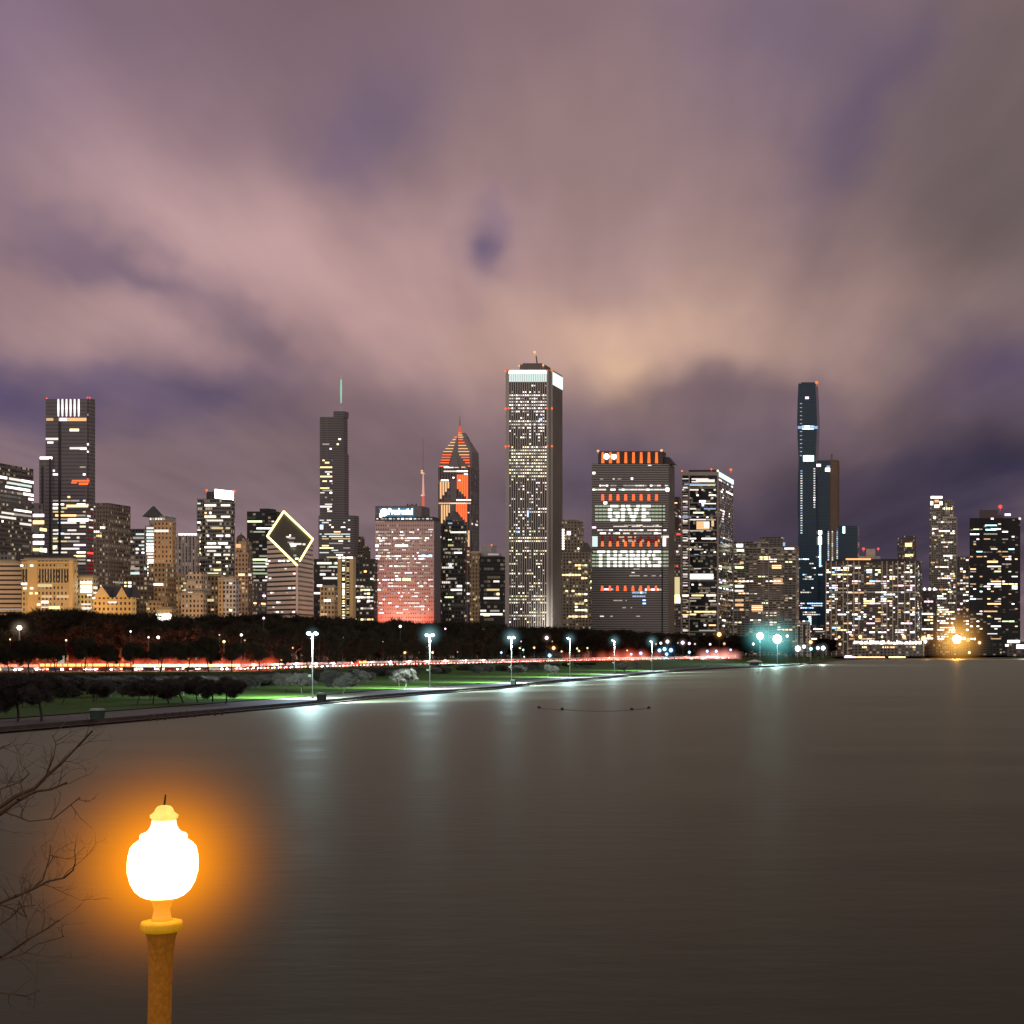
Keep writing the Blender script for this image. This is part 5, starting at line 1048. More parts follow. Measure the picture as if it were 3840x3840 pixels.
def bloom_glow(loc, rad, stops, name='bloom_glow', a=3.0, gain=1.0, cut=0.0, absorb=0.0):
    """bloom of a light put in as a self-glowing volume behind it, fading with distance"""
    m, nt, out = newmat('bloom_volume'); h = N(nt)
    tc = h.n('ShaderNodeTexCoord'); ln = h.n('ShaderNodeVectorMath', operation='LENGTH'); h.link(tc.outputs['Object'], ln.inputs[0])
    r = h.m('DIVIDE', ln.outputs['Value'], rad)
    cr = h.n('ShaderNodeValToRGB'); h.link(r, cr.inputs[0]); cr.color_ramp.elements.remove(cr.color_ramp.elements[0])
    for i, (p_, c) in enumerate(stops):
        el = cr.color_ramp.elements[0] if i == 0 else cr.color_ramp.elements.new(p_)
        el.position = p_; el.color = tuple(c) + (1,)
    fall = h.m('POWER', h.m('SUBTRACT', 1.0, r, clamp=True), a)
    em = h.n('ShaderNodeEmission'); h.link(cr.outputs[0], em.inputs[0]); h.link(h.m('MULTIPLY', fall, gain / rad), em.inputs[1])
    if absorb:
        ab = h.n('ShaderNodeVolumeAbsorption'); ab.inputs[0].default_value = (1, .8, .25, 1); h.link(h.m('MULTIPLY', fall, absorb / rad), ab.inputs[1])
        ad = h.n('ShaderNodeAddShader'); h.link(em.outputs[0], ad.inputs[0]); h.link(ab.outputs[0], ad.inputs[1]); h.link(ad.outputs[0], out.inputs['Volume'])
    else: h.link(em.outputs[0], out.inputs['Volume']); m.cycles.emission_sampling = 'NONE'
    mb = MB(); ns, nr = 24, 8; t0 = math.asin(min(.8, cut / rad))
    for j in range(nr + 1):
        t = t0 + j / nr * (math.pi / 2 - t0)
        for i in range(ns):
            a_ = i / ns * 2 * math.pi; mb.v.append((rad * math.cos(t) * math.cos(a_), rad * math.sin(t), rad * math.cos(t) * math.sin(a_)))
    for j in range(nr):
        for i in range(ns): i2 = (i + 1) % ns; mb.f.append((j * ns + i, j * ns + i2, (j + 1) * ns + i2, (j + 1) * ns + i)); mb.mi.append(0)
    mb.f.append(tuple(range(ns))[::-1]); mb.mi.append(0)
    me = mb.mesh('bloom_glow', m); bm = bmesh.new(); bm.from_mesh(me); bmesh.ops.remove_doubles(bm, verts=bm.verts, dist=rad * 1e-4); bmesh.ops.recalc_face_normals(bm, faces=bm.faces); bm.to_mesh(me); bm.free()
    o = structure(name, me); o.location = loc; o.rotation_euler = (0, 0, -math.atan2(loc[0], loc[1])); return o
bloom_glow((wx(608, LD), LD, wz(3262, LD)), 1.55, [(0, (1, .7, .0)), (.14, (1, .62, .0)), (.21, (1, .36, .0)), (.4, (1, .26, .0)), (1, (1, .30, .02))], a=8.4, gain=66, cut=.235, absorb=110)  # bloom around the foreground globe, a glowing volume

# ------------------------------------------------------------------ shore lamps
pm = mat('pole_metal', (.045, .05, .047), .5, .2)
def shore_lamp(x, yt, arm, label, first=None):
    d = ds(x) * 1.05; zt = wz(yt, d); zb = 1.0
    root = empty('shore_lamp', (wx(x, d), d, zb), label, 'lamp post', 'tall lamps along the shore path')
    H = zt - zb
    mb = MB(); mb.tube((0, 0, 0), (0, 0, .8), .24, .20, 8); mb.tube((0, 0, .8), (0, 0, H * .45), .11, .10, 8); mb.tube((0, 0, H * .45), (0, 0, H - .3), .11, .20, 8); link('pole', mb.mesh('pole', pm), root)
    mb = MB(); mb.box(-.9, -.2, -.25, .25, H * .33, H * .33 + .5); link('control_box', mb.mesh('control_box', pm), root)
    mb = MB()
    for s in ((-1, 1) if arm == 2 else (-1,)): mb.tube((0, 0, H - .25), (s * .85, 0, H), .07, .07, 5); mb.prism([(s * .85 - .5, -.3), (s * .85 + .5, -.3), (s * .85 + .5, .3), (s * .85 - .5, .3)], H - .05, H + .35, 0, [(s * .85 - .3, -.2), (s * .85 + .3, -.2), (s * .85 + .3, .2), (s * .85 - .3, .2)])
    link('lamp_head', mb.mesh('lamp_head', pm), root)
    mb = MB()
    for s in ((-1, 1) if arm == 2 else (-.5,)): mb.lathe([(.1, -.42), (.42, -.28), (.5, 0), (.4, .1)], 10, (s * .85, 0, H - .05))
    link('lamp_glass', mb.mesh('lamp_glass', glow('lamp_cyan_white', (.75, .95, 1), 14)), root)
    lamp('SPOT', (wx(x, d), d - 1.2, zt - .9), 330000, (.78, 1, .86), .5, (wx(x, d) - 4, d + 12, 0), 158, .6, 'lamp_light')
    lamp('POINT', (wx(x, d), d - 1.6, zt - .3), 30000, (.55, .78, 1), .5, name='lamp_light')
    lamp('SPOT', (wx(x, d), d + .9, zt - .4), 500, (.6, 1, .8), .3, (wx(x, d), d, zt - 6), 60, .5, 'lamp_light')
    return d, zt
for x, yt, arm, lb in ((1172, 2374, 2, 'tall white lit lamp post nearest the camera, beside the green litter bin'), (1612, 2380, 2, 'tall lamp post with the brightest starry head, second along the shore path'), (1918, 2390, 2, 'third shore lamp post, standing below the tallest tower'),
                       (2137, 2394, 1, 'slim fourth shore lamp post left of the message tower'), (2304, 2402, 1, 'fifth shore lamp post below the message tower'), (2445, 2405, 1, 'sixth and farthest slim lamp post of the shore row')):
    d, zt = shore_lamp(x, yt, arm, lb)
    rr = {1172: 1.0, 1612: 1.5, 1918: 1.3}.get(x, .9)
    bloom_glow((wx(x, d), d, zt), 45 * rr / FPX * d, [(0, (.6, .95, 1)), (1, (.2, .7, .8))], a=4, gain=3.5 * rr, cut=.8)
# two very bright floodlight masts and the sodium lamp at right
for (x, y, rpx, c, label, cat, dd) in ((2850, 2385, 13, (.75, 1, .98), 'left one of two blinding cyan white floodlights at the park corner', 'floodlight', 1330), (2915, 2396, 17, (.80, 1, .98), 'right and larger one of two blinding cyan white floodlights', 'floodlight', 1290), (3588, 2397, 17, (1, .72, .30), 'blazing orange lamp under the crowned tower at right', 'street lamp', 2330),
                                     (73, 2354, 8, (1, .85, .75), 'bright white starry lamp above the trees at far left', 'street lamp', 590)):
    zt = wz(y, dd); r = rpx / FPX * dd; base_ = RZ if dd != 1290 and dd != 1330 else gz(x, dd)
    root = empty('floodlight' if cat == 'floodlight' else 'street_lamp', (wx(x, dd), dd, base_), label, cat); H = zt - base_
    mb = MB(); mb.tube((0, 0, 0), (0, 0, H), .35, .22, 8); link('pole', mb.mesh('pole', pm), root)
    mb = MB(); mb.lathe([(.1, -r), (r * .6, -r * .8), (r, 0), (r * .75, r * .7), (.1, r)], 14, (0, 0, H)); link('lamp_glass', mb.mesh('lamp_glass', glow('flood_' + str(x), c, 12)), root)
    mb = MB(); mb.box(-r * .8, r * .8, r * .2, r * .9, H - r * .5, H + r * 1.05); link('lamp_head', mb.mesh('lamp_head', pm), root)
    warm = c[2] < .9
    lamp('POINT', (wx(x, dd), dd - 2 - r, zt), {2850: 130000, 2915: 170000, 3588: 420000, 73: 3000}[x], (1, .45, .10) if x == 3588 else ((.55, .92, 1) if x > 1000 else (1, .8, .6)), 1.0, name='lamp_light')
    bloom_glow((wx(x, dd), dd, zt), {2850: 95, 2915: 125, 3588: 150, 73: 50}[x] / FPX * dd, [(0, (.35, 1, .95)), (1, (.05, .55, .55))] if x in (2850, 2915) else ([(0, (1, .6, .12)), (1, (.9, .28, .01))] if x == 3588 else [(0, (1, .8, .6)), (1, (.8, .5, .3))]), a=3, gain=8.5 if x == 3588 else 6.0, cut=r + 1.0)
# ------------------------------------------------------------------ park lamps and traffic signals
LP = [(38, 2398, 'Y', 3), (17, 2431, 'Y', 4), (66, 2431, 'Y', 4), (87, 2428, 'Y', 4), (248, 2401, 'Y', 4), (490, 2368, 'W', 4), (557, 2390, 'P', 4), (593, 2390, 'S', 6), (634, 2429, 'O', 3), (823, 2381, 'w', 3), (840, 2406, 'Y', 6), (905, 2381, 'S', 5), (918, 2401, 'o', 4), (880, 2428, 'Y', 4), (900, 2442, 'Y', 4), (940, 2446, 'W', 4),
      (989, 2318, 'P', 5), (974, 2443, 'O', 3), (980, 2429, 'o', 4), (1098, 2429, 'O', 4), (1196, 2401, 'y', 3), (1285, 2391, 'P', 4), (1337, 2445, 'Y', 5), (1436, 2407, 'y', 3), (1483, 2442, 'Y', 4), (1517, 2446, 'O', 7), (1571, 2447, 'O', 8), (1545, 2428, 'o', 4), (1568, 2428, 'o', 4), (1600, 2428, 'o', 4), (1622, 2447, 'O', 6), (1501, 2349, 'W', 6), (1670, 2358, 'P', 4), (1813, 2362, 'W', 4), (1830, 2446, 'Y', 4), (1716, 2445, 'o', 3),
      (1880, 2447, 'B', 5), (1950, 2429, 'Y', 5), (1962, 2437, 'C', 4), (2003, 2429, 'O', 5), (2050, 2392, 'P', 8), (2076, 2430, 'O', 8), (2106, 2443, 'O', 4), (2121, 2430, 'O', 6), (2164, 2432, 'Y', 4), (2171, 2441, 'O', 5), (2203, 2430, 'Y', 4), (2061, 2458, 'B', 8), (1966, 2463, 'C', 3), (2352, 2439, 'Y', 3), (2367, 2453, 'B', 5), (2403, 2450, 'B', 7), (1953, 2405, 'P', 4), (2071, 2405, 'o', 3),
      (2473, 2439, 'B', 8), (2492, 2434, 'C', 8), (2516, 2438, 'B', 9), (2500, 2453, 'B', 7), (2585, 2446, 'B', 6), (2652, 2442, 'B', 6), (2686, 2442, 'B', 6), (2740, 2437, 'B', 5), (2460, 2415, 'F', 4), (2478, 2412, 'P', 6), (2503, 2406, 'P', 8), (2560, 2410, 'P', 8), (2585, 2413, 'P', 6), (2606, 2415, 'w', 4), (2663, 2416, 'P', 5), (2716, 2414, 'F', 6), (2697, 2379, 'O', 10), (2542, 2411, 'K', 3),
      (2825, 2415, 'S', 5), (2952, 2385, 'W', 6), (2992, 2432, 'S', 12), (3015, 2425, 'S', 7), (3040, 2408, 'O', 8), (3041, 2433, 'C', 7), (3067, 2430, 'S', 7), (3087, 2430, 'S', 9), (3150, 2416, 'O', 6), (3147, 2389, 'O', 6), (3195, 2383, 'F', 6), (3226, 2388, 'Y', 8), (3308, 2388, 'Y', 5), (3390, 2388, 'O', 8), (3464, 2395, 'O', 12), (3484, 2390, 'O', 8), (3470, 2406, 'S', 7), (3630, 2400, 'F', 9), (3673, 2410, 'O', 7), (3655, 2396, 'W', 5), (3635, 2447, 'Y', 6), (3753, 2447, 'o', 4), (3834, 2424, 'S', 13), (3790, 2440, 'F', 4)]
WORD = {'Y': 'yellow', 'y': 'faint yellow', 'O': 'orange', 'o': 'faint orange', 'W': 'white', 'w': 'dim white', 'P': 'pinkish white', 'S': 'brilliant white', 'F': 'peach', 'K': 'pale cool', 'B': 'blue', 'C': 'cyan'}
lp_cache = {}
for i, (x, y, c, r) in enumerate(LP):
    sig = c in 'BC' and x < 2800
    dd = dr(x) + R.uniform(4, 9) if x < 2780 else (1400 if x < 3100 else 2330 + R.uniform(-10, 30))
    if sig: dd = dr(x) + R.uniform(-8, 4)
    zt = wz(y, dd); rr = r * .85 / FPX * dd; zb = RZ if x < 2780 or x > 3110 else gz(x, dd); H = max(2.2, zt - zb)
    zone = 'left park' if x < 950 else 'middle park' if x < 1850 else 'park below the tallest tower' if x < 2230 else 'road junction by the message tower' if x < 2800 else 'marina side'
    root = empty('traffic_signal' if sig else 'park_lamp', (wx(x, dd), dd, zt - H), '%s %s glowing in the %s' % (WORD[c], 'traffic signal' if sig else 'park lamp', zone), 'traffic signal' if sig else 'lamp', '%s %s in the %s' % (WORD[c], 'signals' if sig else 'lamps', zone))
    mb = MB(); mb.tube((0, 0, 0), (0, 0, H - rr * .6), .09, .07, 6); link('post', mb.mesh('post', dk if sig else mat('lamp_iron', (.04, .04, .04), .5, .3)), root)
    mb = MB(); mb.lathe([(rr * .25, -rr), (rr * .85, -rr * .5), (rr, 0), (rr * .7, rr * .7), (rr * .15, rr)], 10, (0, 0, H)); link('lamp_glass' if not sig else 'signal_light', mb.mesh('lamp_glass', WM[c]), root)
    if r >= 7:
        hz = {'B': [(0, (.1, .55, 1)), (1, (0, .25, .7))], 'C': [(0, (.3, .9, 1)), (1, (0, .5, .6))], 'O': [(0, (1, .5, .12)), (1, (.7, .2, .02))], 'P': [(0, (1, .75, .7)), (1, (.6, .3, .25))], 'S': [(0, (.8, .95, 1)), (1, (.4, .6, .65))], 'F': [(0, (1, .5, .12)), (1, (.7, .2, .02))], 'Y': [(0, (1, .5, .12)), (1, (.7, .2, .02))]}[c]
        bloom_glow((wx(x, dd), dd, zt), r * 3.6 / FPX * dd, hz, a=3, gain=2.4, cut=rr + .2)
for (x, y, e, c) in ((2495, 2440, 14000, (.1, .5, 1)), (2670, 2446, 9000, (.2, .6, 1)), (2300, 2470, 9000, (1, .15, .06)), (2070, 2430, 2500, (1, .5, .2)), (1570, 2447, 1800, (1, .5, .2)), (3000, 2432, 30000, (.7, .95, 1)), (3085, 2445, 20000, (.8, .95, 1)), (3465, 2395, 40000, (1, .55, .2)), (3300, 2408, 40000, (1, .8, .65)), (3834, 2424, 50000, (1, .85, .9))):
    dd = dr(x) + 2 if x < 2780 else (1390 if x < 3100 else 2310); lamp('POINT', (wx(x, dd), dd, max(RZ + 1, wz(y, dd))), e, c, 1.0, name='lamp_light')

# ------------------------------------------------------------------ vehicles
paint = [mat('car_paint_' + n, c, .35, .3, .05, 1, .5) for n, c in (('black', (.02, .02, .022)), ('grey', (.18, .18, .19)), ('white', (.6, .6, .6)), ('red', (.25, .02, .02)), ('blue', (.03, .06, .16)))]
tyre = mat('tyre', (.02, .02, .02), .9); rim = mat('rim', (.4, .4, .42), .35, .8); cglass = mat('car_glass', (.02, .022, .025), .1, 0, 0, 1, .5)
tail = glow('tail_light_red', (1, .10, .035), 110); headl = glow('head_light_white', (1, .80, .78), 90); orangel = glow('bus_window_orange', (1, .40, .10), 3.2)
def car_body():
    mb = MB(); w_ = .9
    P_ = [(-2.2, .35), (2.2, .35), (2.25, .75), (1.35, .95), (.75, 1.42), (-1.1, 1.45), (-1.95, 1.0), (-2.25, .9)]
    i = len(mb.v); n = len(P_)
    for s in (-1, 1):
        for x, z in P_: mb.v.append((x, s * (w_ if z < 1.1 else .72), z))
    for k in range(n): j = (k + 1) % n; mb.f.append((i + k, i + j, i + n + j, i + n + k)); mb.mi.append(0)
    mb.f.append(tuple(i + k for k in reversed(range(n)))); mb.mi.append(0); mb.f.append(tuple(i + n + k for k in range(n))); mb.mi.append(0)
    return mb
CG = 'cars in the dense evening traffic'
def make_car(i):
    root = empty('car', (0, -600, 0), 'car in the dense evening traffic with blazing lights', 'car', CG)
    link('body', car_body().mesh('body', paint[i]), root)
    mb = MB(); mb.box(-1.05, .7, -.80, -.77, 1.0, 1.34); mb.box(-1.05, .7, .77, .80, 1.0, 1.34); mb.quad((.78, -.68, 1.40), (1.36, -.8, 1.0), (1.36, .8, 1.0), (.78, .68, 1.40)); link('car_window', mb.mesh('car_window', cglass), root)
    for sx in (-1.35, 1.35):
        for sy in (-.8, .8):
            mb = MB(); mb.tube((0, -.1, 0), (0, .1, 0), .33, .33, 14, 0, True); wl = link('wheel', mb.mesh('wheel', tyre), root, (sx, sy, .33))
            mb = MB(); mb.tube((0, -.115, 0), (0, .115, 0), .19, .19, 8, 0, True); link('rim', mb.mesh('rim', rim), wl)
    for sy in (-.72, .72):
        mb = MB(); mb.box(-2.36, -1.98, sy - .20, sy + .20, .70, .95); link('tail_light', mb.mesh('tail_light', tail), root)
        mb = MB(); mb.box(2.02, 2.33, sy - .20, sy + .20, .58, .78); link('headlight', mb.mesh('headlight', headl), root)
    return root
cars = [make_car(i) for i in range(5)]
far = []
for i in range(3):
    mb = car_body()
    for sy in (-.72, .72): mb.box(-2.36, -1.98, sy - .20, sy + .20, .70, .98, 1); mb.box(2.02, 2.33, sy - .20, sy + .20, .58, .80, 2)
    for sx in (-1.35, 1.35):
        for sy in (-.8, .8): mb.tube((sx, sy - .1, .33), (sx, sy + .1, .33), .33, .33, 8, 3, True)
    o = link('car', mb.mesh('car', [paint[i], glow('far_tail_light', (1, .09, .05), 34), glow('far_head_light', (1, .70, .66), 24), tyre]), None, (0, -600, 0)); tag(o, 'distant small car in the queue of glowing traffic', 'car', 'distant cars in the traffic queue'); far.append(o)
def road_pt(x, off):
    d = dr(x) + off; return Vector((wx(x, d), d, RZ + .01))
cu = set()
def put_car(x, off, fwd, protos, lane):
    p = road_pt(x, off); p2 = road_pt(x + 6, off); dirv = (p2 - p).normalized() * (1 if fwd else -1)
    rz = math.atan2(dirv.y, dirv.x); o = R.choice(protos)
    if o.name not in cu: cu.add(o.name); o.location = p; o.rotation_euler = (0, 0, rz)
    else: o = copy_tree(o, p, rz)
    return o
step_m = 0
for lane, (off, fwd) in enumerate(((-10.5, True), (-7, True), (-3.5, True), (3.5, False), (7, False))):
    x = -80 + R.uniform(0, 30)
    while x < 2740:
        p, p2 = road_pt(x, off), road_pt(x + 10, off); mpp = (p2 - p).length / 10
        nearr = x < 1250
        put_car(x, off, fwd, cars if nearr else far, lane)
        gap = (R.uniform(6.0, 8.5) if x < 1250 else R.uniform(9, 16) if x < 1900 else R.uniform(16, 34)) * (1 if lane not in (1, 4) else 1.5)
        x += gap / mpp
# buses
def make_bus():
    root = empty('bus', (0, -620, 0), 'long bus with a lit orange row of windows in the traffic', 'bus', 'buses in the traffic')
    mb = MB(); mb.prism([(-5.8, -1.25), (5.8, -1.25), (5.8, 1.25), (-5.8, 1.25)], .4, 3.1, 0, [(-5.7, -1.15), (5.7, -1.15), (5.7, 1.15), (-5.7, 1.15)]); link('body', mb.mesh('body', mat('bus_body', (.35, .08, .05), .4)), root)
    for k in range(6):
        for sy in (-1.26, 1.26): mb = MB(); mb.box(-5.2 + k * 1.8, -3.8 + k * 1.8, sy - .03, sy + .03, 1.7, 2.6); link('bus_window', mb.mesh('bus_window', orangel), root)
    for sx in (-3.8, 3.8):
        for sy in (-1.1, 1.1): mb = MB(); mb.tube((sx, sy - .17, .48), (sx, sy + .17, .48), .48, .48, 14, 0, True); link('wheel', mb.mesh('wheel', tyre), root)
    for sy in (-.9, .9): mb = MB(); mb.box(-5.95, -5.7, sy - .25, sy + .25, .9, 1.4); link('tail_light', mb.mesh('tail_light', tail), root)
    return root
bus = make_bus()
for i, x in enumerate((215, 330, 430, 1350)):
    off = -10.6 if x < 1000 else -7; p = road_pt(x, 0.2); p2 = road_pt(x + 6, .2); rz = math.atan2((p2 - p).y, (p2 - p).x)
    if i == 0: bus.location = p; bus.rotation_euler = (0, 0, rz)
    else: copy_tree(bus, p, rz)
# low concrete median, and a tall rear barrier added to reflect a red band
for (off, hgt, nm, lb) in ((13.2, 2.3, 'light_catch_barrier', 'long barrier added behind the traffic to catch its red light'), (-.6, .8, 'median_barrier', 'low concrete median between the two streams of cars')):
    mb = MB(); xs2 = [-300 + i * 40 for i in range(77)]
    for xa, xb in zip(xs2, xs2[1:]):
        a_, b_ = road_pt(xa, off), road_pt(xb, off); n_ = Vector((-(b_ - a_).y, (b_ - a_).x, 0)).normalized() * .2
        for A, B_, z0, z1 in ((a_ - n_, b_ - n_, 0, hgt), (b_ + n_, a_ + n_, 0, hgt)): mb.quad((A.x, A.y, RZ + z0), (B_.x, B_.y, RZ + z0), (B_.x, B_.y, RZ + z1), (A.x, A.y, RZ + z1))
        mb.quad((a_.x - n_.x, a_.y - n_.y, RZ + hgt), (b_.x - n_.x, b_.y - n_.y, RZ + hgt), (b_.x + n_.x, b_.y + n_.y, RZ + hgt), (a_.x + n_.x, a_.y + n_.y, RZ + hgt))
    tag(link(nm, mb.mesh(nm, mat('barrier_concrete', (.45, .43, .40), .8))), lb, 'barrier')
for x in list(range(-40, 1001, 70)):
    lamp('POINT', tuple(road_pt(x, 1) + Vector((0, 0, 1.2))), 320 if x > 180 else 150, (1, .10, .03), .5, name='tail_light_glow'); lamp('POINT', tuple(road_pt(x + 20, 10.5) + Vector((0, 0, 1.0))), 7000 if x > 250 else 700, (1, .26, .11), .4, name='tail_light_glow')
for x in list(range(1050, 1900, 70)):
    lamp('POINT', tuple(road_pt(x, 10) + Vector((0, 0, 1.0))), 5000, (1, .42, .42), .5, name='head_light_glow'); lamp('POINT', tuple(road_pt(x + 30, -5) + Vector((0, 0, 1.2))), 500, (1, .15, .08), .5, name='tail_light_glow')
for (x, rr_, g_, c_) in ((2130, 7, .8, 0), (2200, 7, .9, 0), (2260, 8, 1.4, 0), (2310, 9, 2.6, 0), (2360, 10, 3.2, 0), (2410, 9, 2.6, 0), (2465, 8, 1.4, 0), (2640, 10, 2.4, 1), (2680, 11, 3.6, 1), (2720, 11, 3.6, 1), (2755, 9, 2.2, 1)):
    bloom_glow(tuple(road_pt(x, -4) + Vector((0, 0, 1.5))), rr_, [(0, (1, .30, .14)), (1, (1, .05, .03))] if c_ == 0 else [(0, (1, .62, .52)), (1, (1, .15, .12))], a=1.8, gain=g_)  # bloom over the distant traffic, put in as red and pinkish glowing volumes
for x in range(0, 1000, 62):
    p_ = road_pt(x, 14); bloom_glow(tuple(p_ + Vector((0, 0, 1.2))), 10.5, [(0, (1, .12, .02)), (1, (.7, .03, .01))], a=2.2, gain=(.22 if x > 260 else .12))
    bloom_glow(tuple(road_pt(x + 20, 9.5) + Vector((0, 0, 1.0))), 5.0, [(0, (1, .22, .10)), (1, (1, .05, .02))], a=1.6, gain=(3.6 if x > 260 else 1.2))  # red bloom along the near lanes, also added as glowing volumes
for x, e in ((1950, 900), (2030, 1500), (2150, 900), (2260, 3000), (2330, 6000), (2380, 5000), (2440, 2500), (2600, 5000), (2640, 9000), (2690, 9000), (2720, 5000)):
    lamp('POINT', tuple(road_pt(x, -6) + Vector((0, 0, 1.5))), e, (1, .22, .14) if x < 2500 else (1, .55, .5), .6, name='tail_light_glow')

# ------------------------------------------------------------------ shore furniture
wood = mat('dark_timber', (.045, .035, .025), .9)
for i, (x, y0, y1) in enumerate([(564, 2678, 2702), (590, 2676, 2700), (620, 2674, 2698), (648, 2671, 2694), (675, 2669, 2691), (702, 2667, 2690), (730, 2672, 2688), (782, 2669, 2682), (808, 2662, 2682), (833, 2660, 2680)]):
    d = FPX * (CAMZ - 0.0) / (y1 - HY) * .995; hgt = (y1 - y0) / FPX * d
    mb = MB(); mb.tube((0, 0, -1), (0, 0, hgt * .86), .19, .18, 9, 0, True); mb.lathe([(.22, 0), (.24, .1), (.15, .22), (.02, .26)], 9, (0, 0, hgt * .86))
    tag(link('mooring_post', mb.mesh('mooring_post', wood), None, (wx(x, d), d, 0)), 'dark mooring post in the row standing in the water against the sea wall', 'post', 'mooring posts along the sea wall')
gbin = mat('bin_green', (.03, .06, .045), .6); lid = mat('bin_lid', (.20, .23, .22), .5)
for (x, y, wpx, hpx, lb) in ((1206, 2626, 28, 31, 'green litter bin with a pale lid at the foot of the nearest shore lamp'), (365, 2694, 40, 42, 'large dark litter bin with a pale lid on the unlit lawn at left'), (1925, 2566, 18, 20, 'small green litter bin at the foot of the third shore lamp'), (2640, 2506, 14, 9, 'tiny dark bin with a white lid by the far curve of the shore')):
    d = (CAMZ - 1.15) * FPX / (y - HY); wd = wpx / FPX * d; ht = hpx / FPX * d
    root = empty('litter_bin', (wx(x, d), d, gz(x, d) if d > ds(x) * 1.1 else 1.0), lb, 'litter bin')
    mb = MB(); mb.prism([(-wd * .42, -wd * .4), (wd * .42, -wd * .4), (wd * .42, wd * .4), (-wd * .42, wd * .4)], .05, ht * .78, 0, [(-wd * .5, -wd * .45), (wd * .5, -wd * .45), (wd * .5, wd * .45), (-wd * .5, wd * .45)])
    for sx in (-.4, .4): mb.box(sx * wd - .06, sx * wd + .06, -wd * .3, wd * .3, 0, .06)
    link('body', mb.mesh('body', gbin), root)
    mb = MB(); mb.prism([(-wd * .52, -wd * .5), (wd * .52, -wd * .5), (wd * .52, wd * .5), (-wd * .52, wd * .5)], ht * .80, ht, 0, [(-wd * .38, -wd * .3), (wd * .38, -wd * .3), (wd * .38, wd * .3), (-wd * .38, wd * .3)]); link('lid', mb.mesh('lid', lid), root)
pts = [(2015, 2656), (2058, 2659), (2110, 2662.5), (2170, 2666), (2240, 2668), (2300, 2667), (2345, 2665), (2385, 2661), (2440, 2657)]
mb = MB()
for (xa, ya), (xb, yb) in zip(pts, pts[1:]):
    da, db = FPX * CAMZ / (ya - HY), FPX * CAMZ / (yb - HY); mb.tube((wx(xa, da), da, .02), (wx(xb, db), db, .02), .05, .05, 5)
tag(link('floating_boom', mb.mesh('floating_boom', mat('dark_rubber', (.03, .025, .02), .8))), 'thin dark boom floating in a shallow curve on the open water', 'floating boom')
for x, y in ((2022, 2656.5), (2108, 2662), (2369, 2662.5), (2433, 2657)):
    d = FPX * CAMZ / (y - HY); mb = MB(); mb.lathe([(.1, -.15), (.32, -.05), (.38, .15), (.25, .38), (.08, .5)], 10)
    tag(link('buoy', mb.mesh('buoy', mat('dark_rubber', (.03, .025, .02), .8), True), None, (wx(x, d), d, 0)), 'small dark buoy riding on the curved floating boom', 'buoy', 'buoys on the floating boom')
# small shelter, signs
d = 1180; x = 2830; root = empty('shelter', (wx(x, d), d, gz(x, d)), 'small round shelter with a pale conical roof below the cyan floodlights', 'shelter')
mb = MB(); q = 28 / FPX * d
for a in range(8): mb.tube((q * .8 * math.cos(a * .785), q * .8 * math.sin(a * .785), 0), (q * .8 * math.cos(a * .785), q * .8 * math.sin(a * .785), 2.6), .15, .15, 5)
mb.lathe([(q * .62, 0), (q * .62, 2.2)], 16); link('wall', mb.mesh('wall', mat('shelter_wall', (.06, .09, .08), .8)), root)
mb = MB(); mb.lathe([(q * 1.08, 2.5), (q * 1.05, 2.8), (q * .3, 4.0), (.1, 4.4)], 16); link('roof', mb.mesh('roof', mat('shelter_roof', (.4, .42, .4), .7)), root)
for (x, y0, y1, wpx, lb, c) in ((231, 2459, 2488, 22, 'pale square roadside sign board at left above the traffic', (.55, .45, .42)), (1054, 2457, 2478, 15, 'small yellow roadside sign lit beside the road', (.75, .5, .08))):
    d = dr(x) - 15.5 if x < 1000 else dr(x) + 15; z0, z1 = wz(y1, d), wz(y0, d); q = wpx / 2 / FPX * d
    root = empty('road_sign', (wx(x, d), d, RZ - .2), lb, 'sign'); mb = MB(); mb.tube((-q * .7, 0, 0), (-q * .7, 0, z0 - RZ + 1), .07, .07, 5); mb.tube((q * .7, 0, 0), (q * .7, 0, z0 - RZ + 1), .07, .07, 5); link('post', mb.mesh('post', pm), root)
    mb = MB(); mb.box(-q, q, -.14, -.08, z0 - RZ + .2, z1 - RZ + .2); link('sign_board', mb.mesh('sign_board', mat('sign_face_' + str(x), c, .5, 0, .3, 2, .3, c, .5)), root)
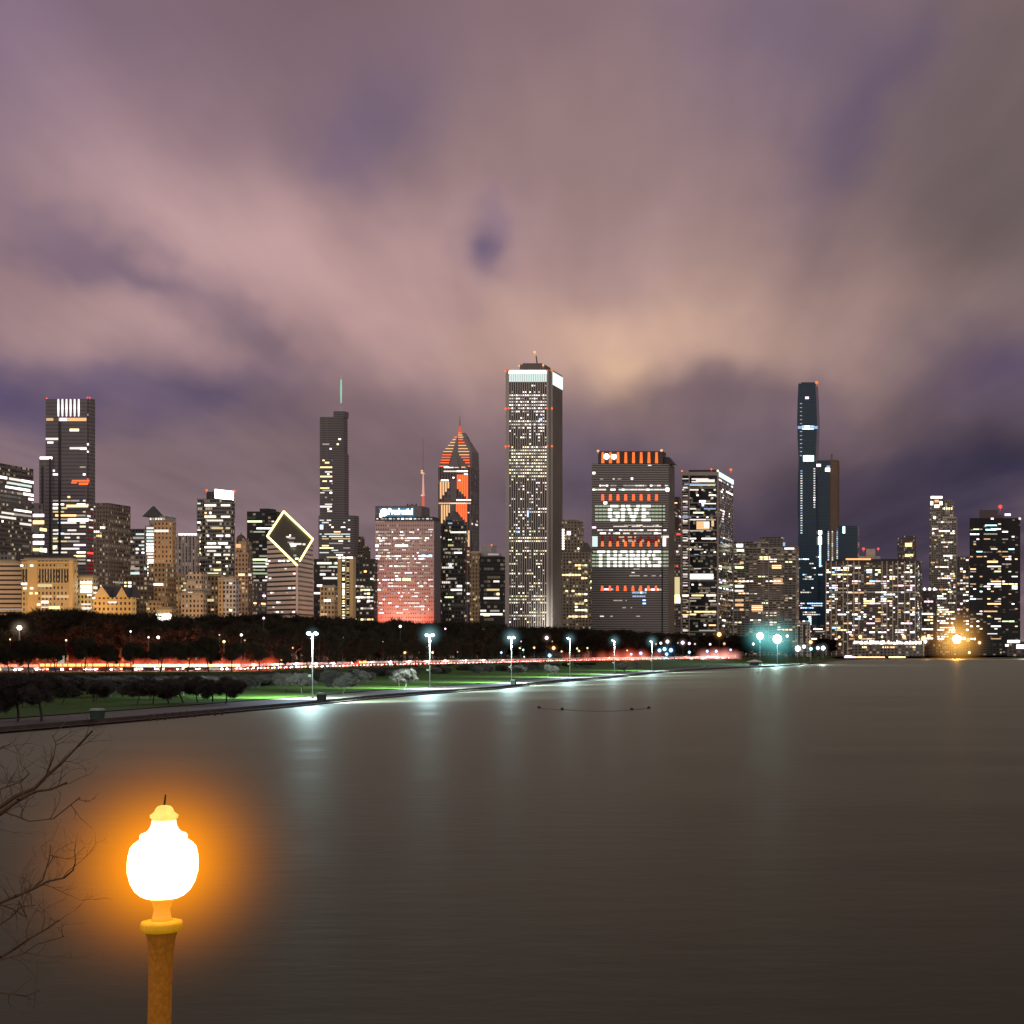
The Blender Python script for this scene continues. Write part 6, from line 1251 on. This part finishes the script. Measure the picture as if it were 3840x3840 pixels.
# boats at the marina
hullm = mat('boat_hull', (.5, .48, .46), .4)
for i, (x, y, L, c, lb) in enumerate([(3290, 2462, 22, 'F', 'long low moored boat with a glowing peach deck light strip'), (3190, 2464, 16, 'P', 'moored boat with pink white lights nearest the park corner'), (3240, 2458, 18, 'O', 'moored boat with orange strip lights in the middle of the group'), (3370, 2460, 20, 'Y', 'moored tour boat with a row of yellow deck windows')]):
    d = 2280 + i * 4; z = 0; L2 = L / 2 * 1.2; root = empty('boat', (wx(x, d), d - 12, 0), lb, 'boat')
    mb = MB(); mb.prism([(-L2, -2), (L2 * .75, -2), (L2 * .95, 0), (L2 * .75, 2), (-L2, 2)], -.3, 1.8, 0, [(-L2 * 1.05, -2.4), (L2 * .85, -2.4), (L2 * 1.15, 0), (L2 * .85, 2.4), (-L2 * 1.05, 2.4)]); link('hull', mb.mesh('hull', hullm), root)
    mb = MB(); mb.prism([(-L2 * .7, -1.6), (L2 * .45, -1.6), (L2 * .45, 1.6), (-L2 * .7, 1.6)], 1.8, 4.4, 0, [(-L2 * .65, -1.4), (L2 * .35, -1.4), (L2 * .35, 1.4), (-L2 * .65, 1.4)]); link('cabin', mb.mesh('cabin', hullm), root)
    mb = MB(); mb.box(-L2 * 1.1, L2 * .9, -2.7, -2.45, 2.1, 3.4); mb.box(-L2 * .7, L2 * .3, -1.75, -1.6, 4.3, 5.2); link('deck_light', mb.mesh('deck_light', glow('deck_' + c, PAL[c][0], 3.5)), root)

# ------------------------------------------------------------------ moonless night: one very weak sun lamp, warm, from the set sun
sl = bpy.data.lights.new('sun', 'SUN'); sl.energy = .02; sl.angle = math.radians(20); sl.color = (1, .9, .8)
so = bpy.data.objects.new('sun', sl); col.objects.link(so); so.rotation_euler = (math.radians(75), 0, math.radians(-30))

# ------------------------------------------------------------------ render settings
scn.render.engine = 'CYCLES'
c = scn.cycles; c.use_denoising = True; c.max_bounces = 4; c.diffuse_bounces = 2; c.glossy_bounces = 2; c.transmission_bounces = 2; c.volume_bounces = 0; c.transparent_max_bounces = 16
c.sample_clamp_indirect = 3.0; c.sample_clamp_direct = 0; c.use_light_tree = True; c.caustics_reflective = False; c.caustics_refractive = False
c.use_adaptive_sampling = True; c.adaptive_threshold = .02; c.volume_step_rate = 1.0; c.volume_max_steps = 64
scn.view_settings.view_transform = 'Standard'; scn.view_settings.look = 'None'; scn.view_settings.exposure = 0; scn.view_settings.gamma = 1
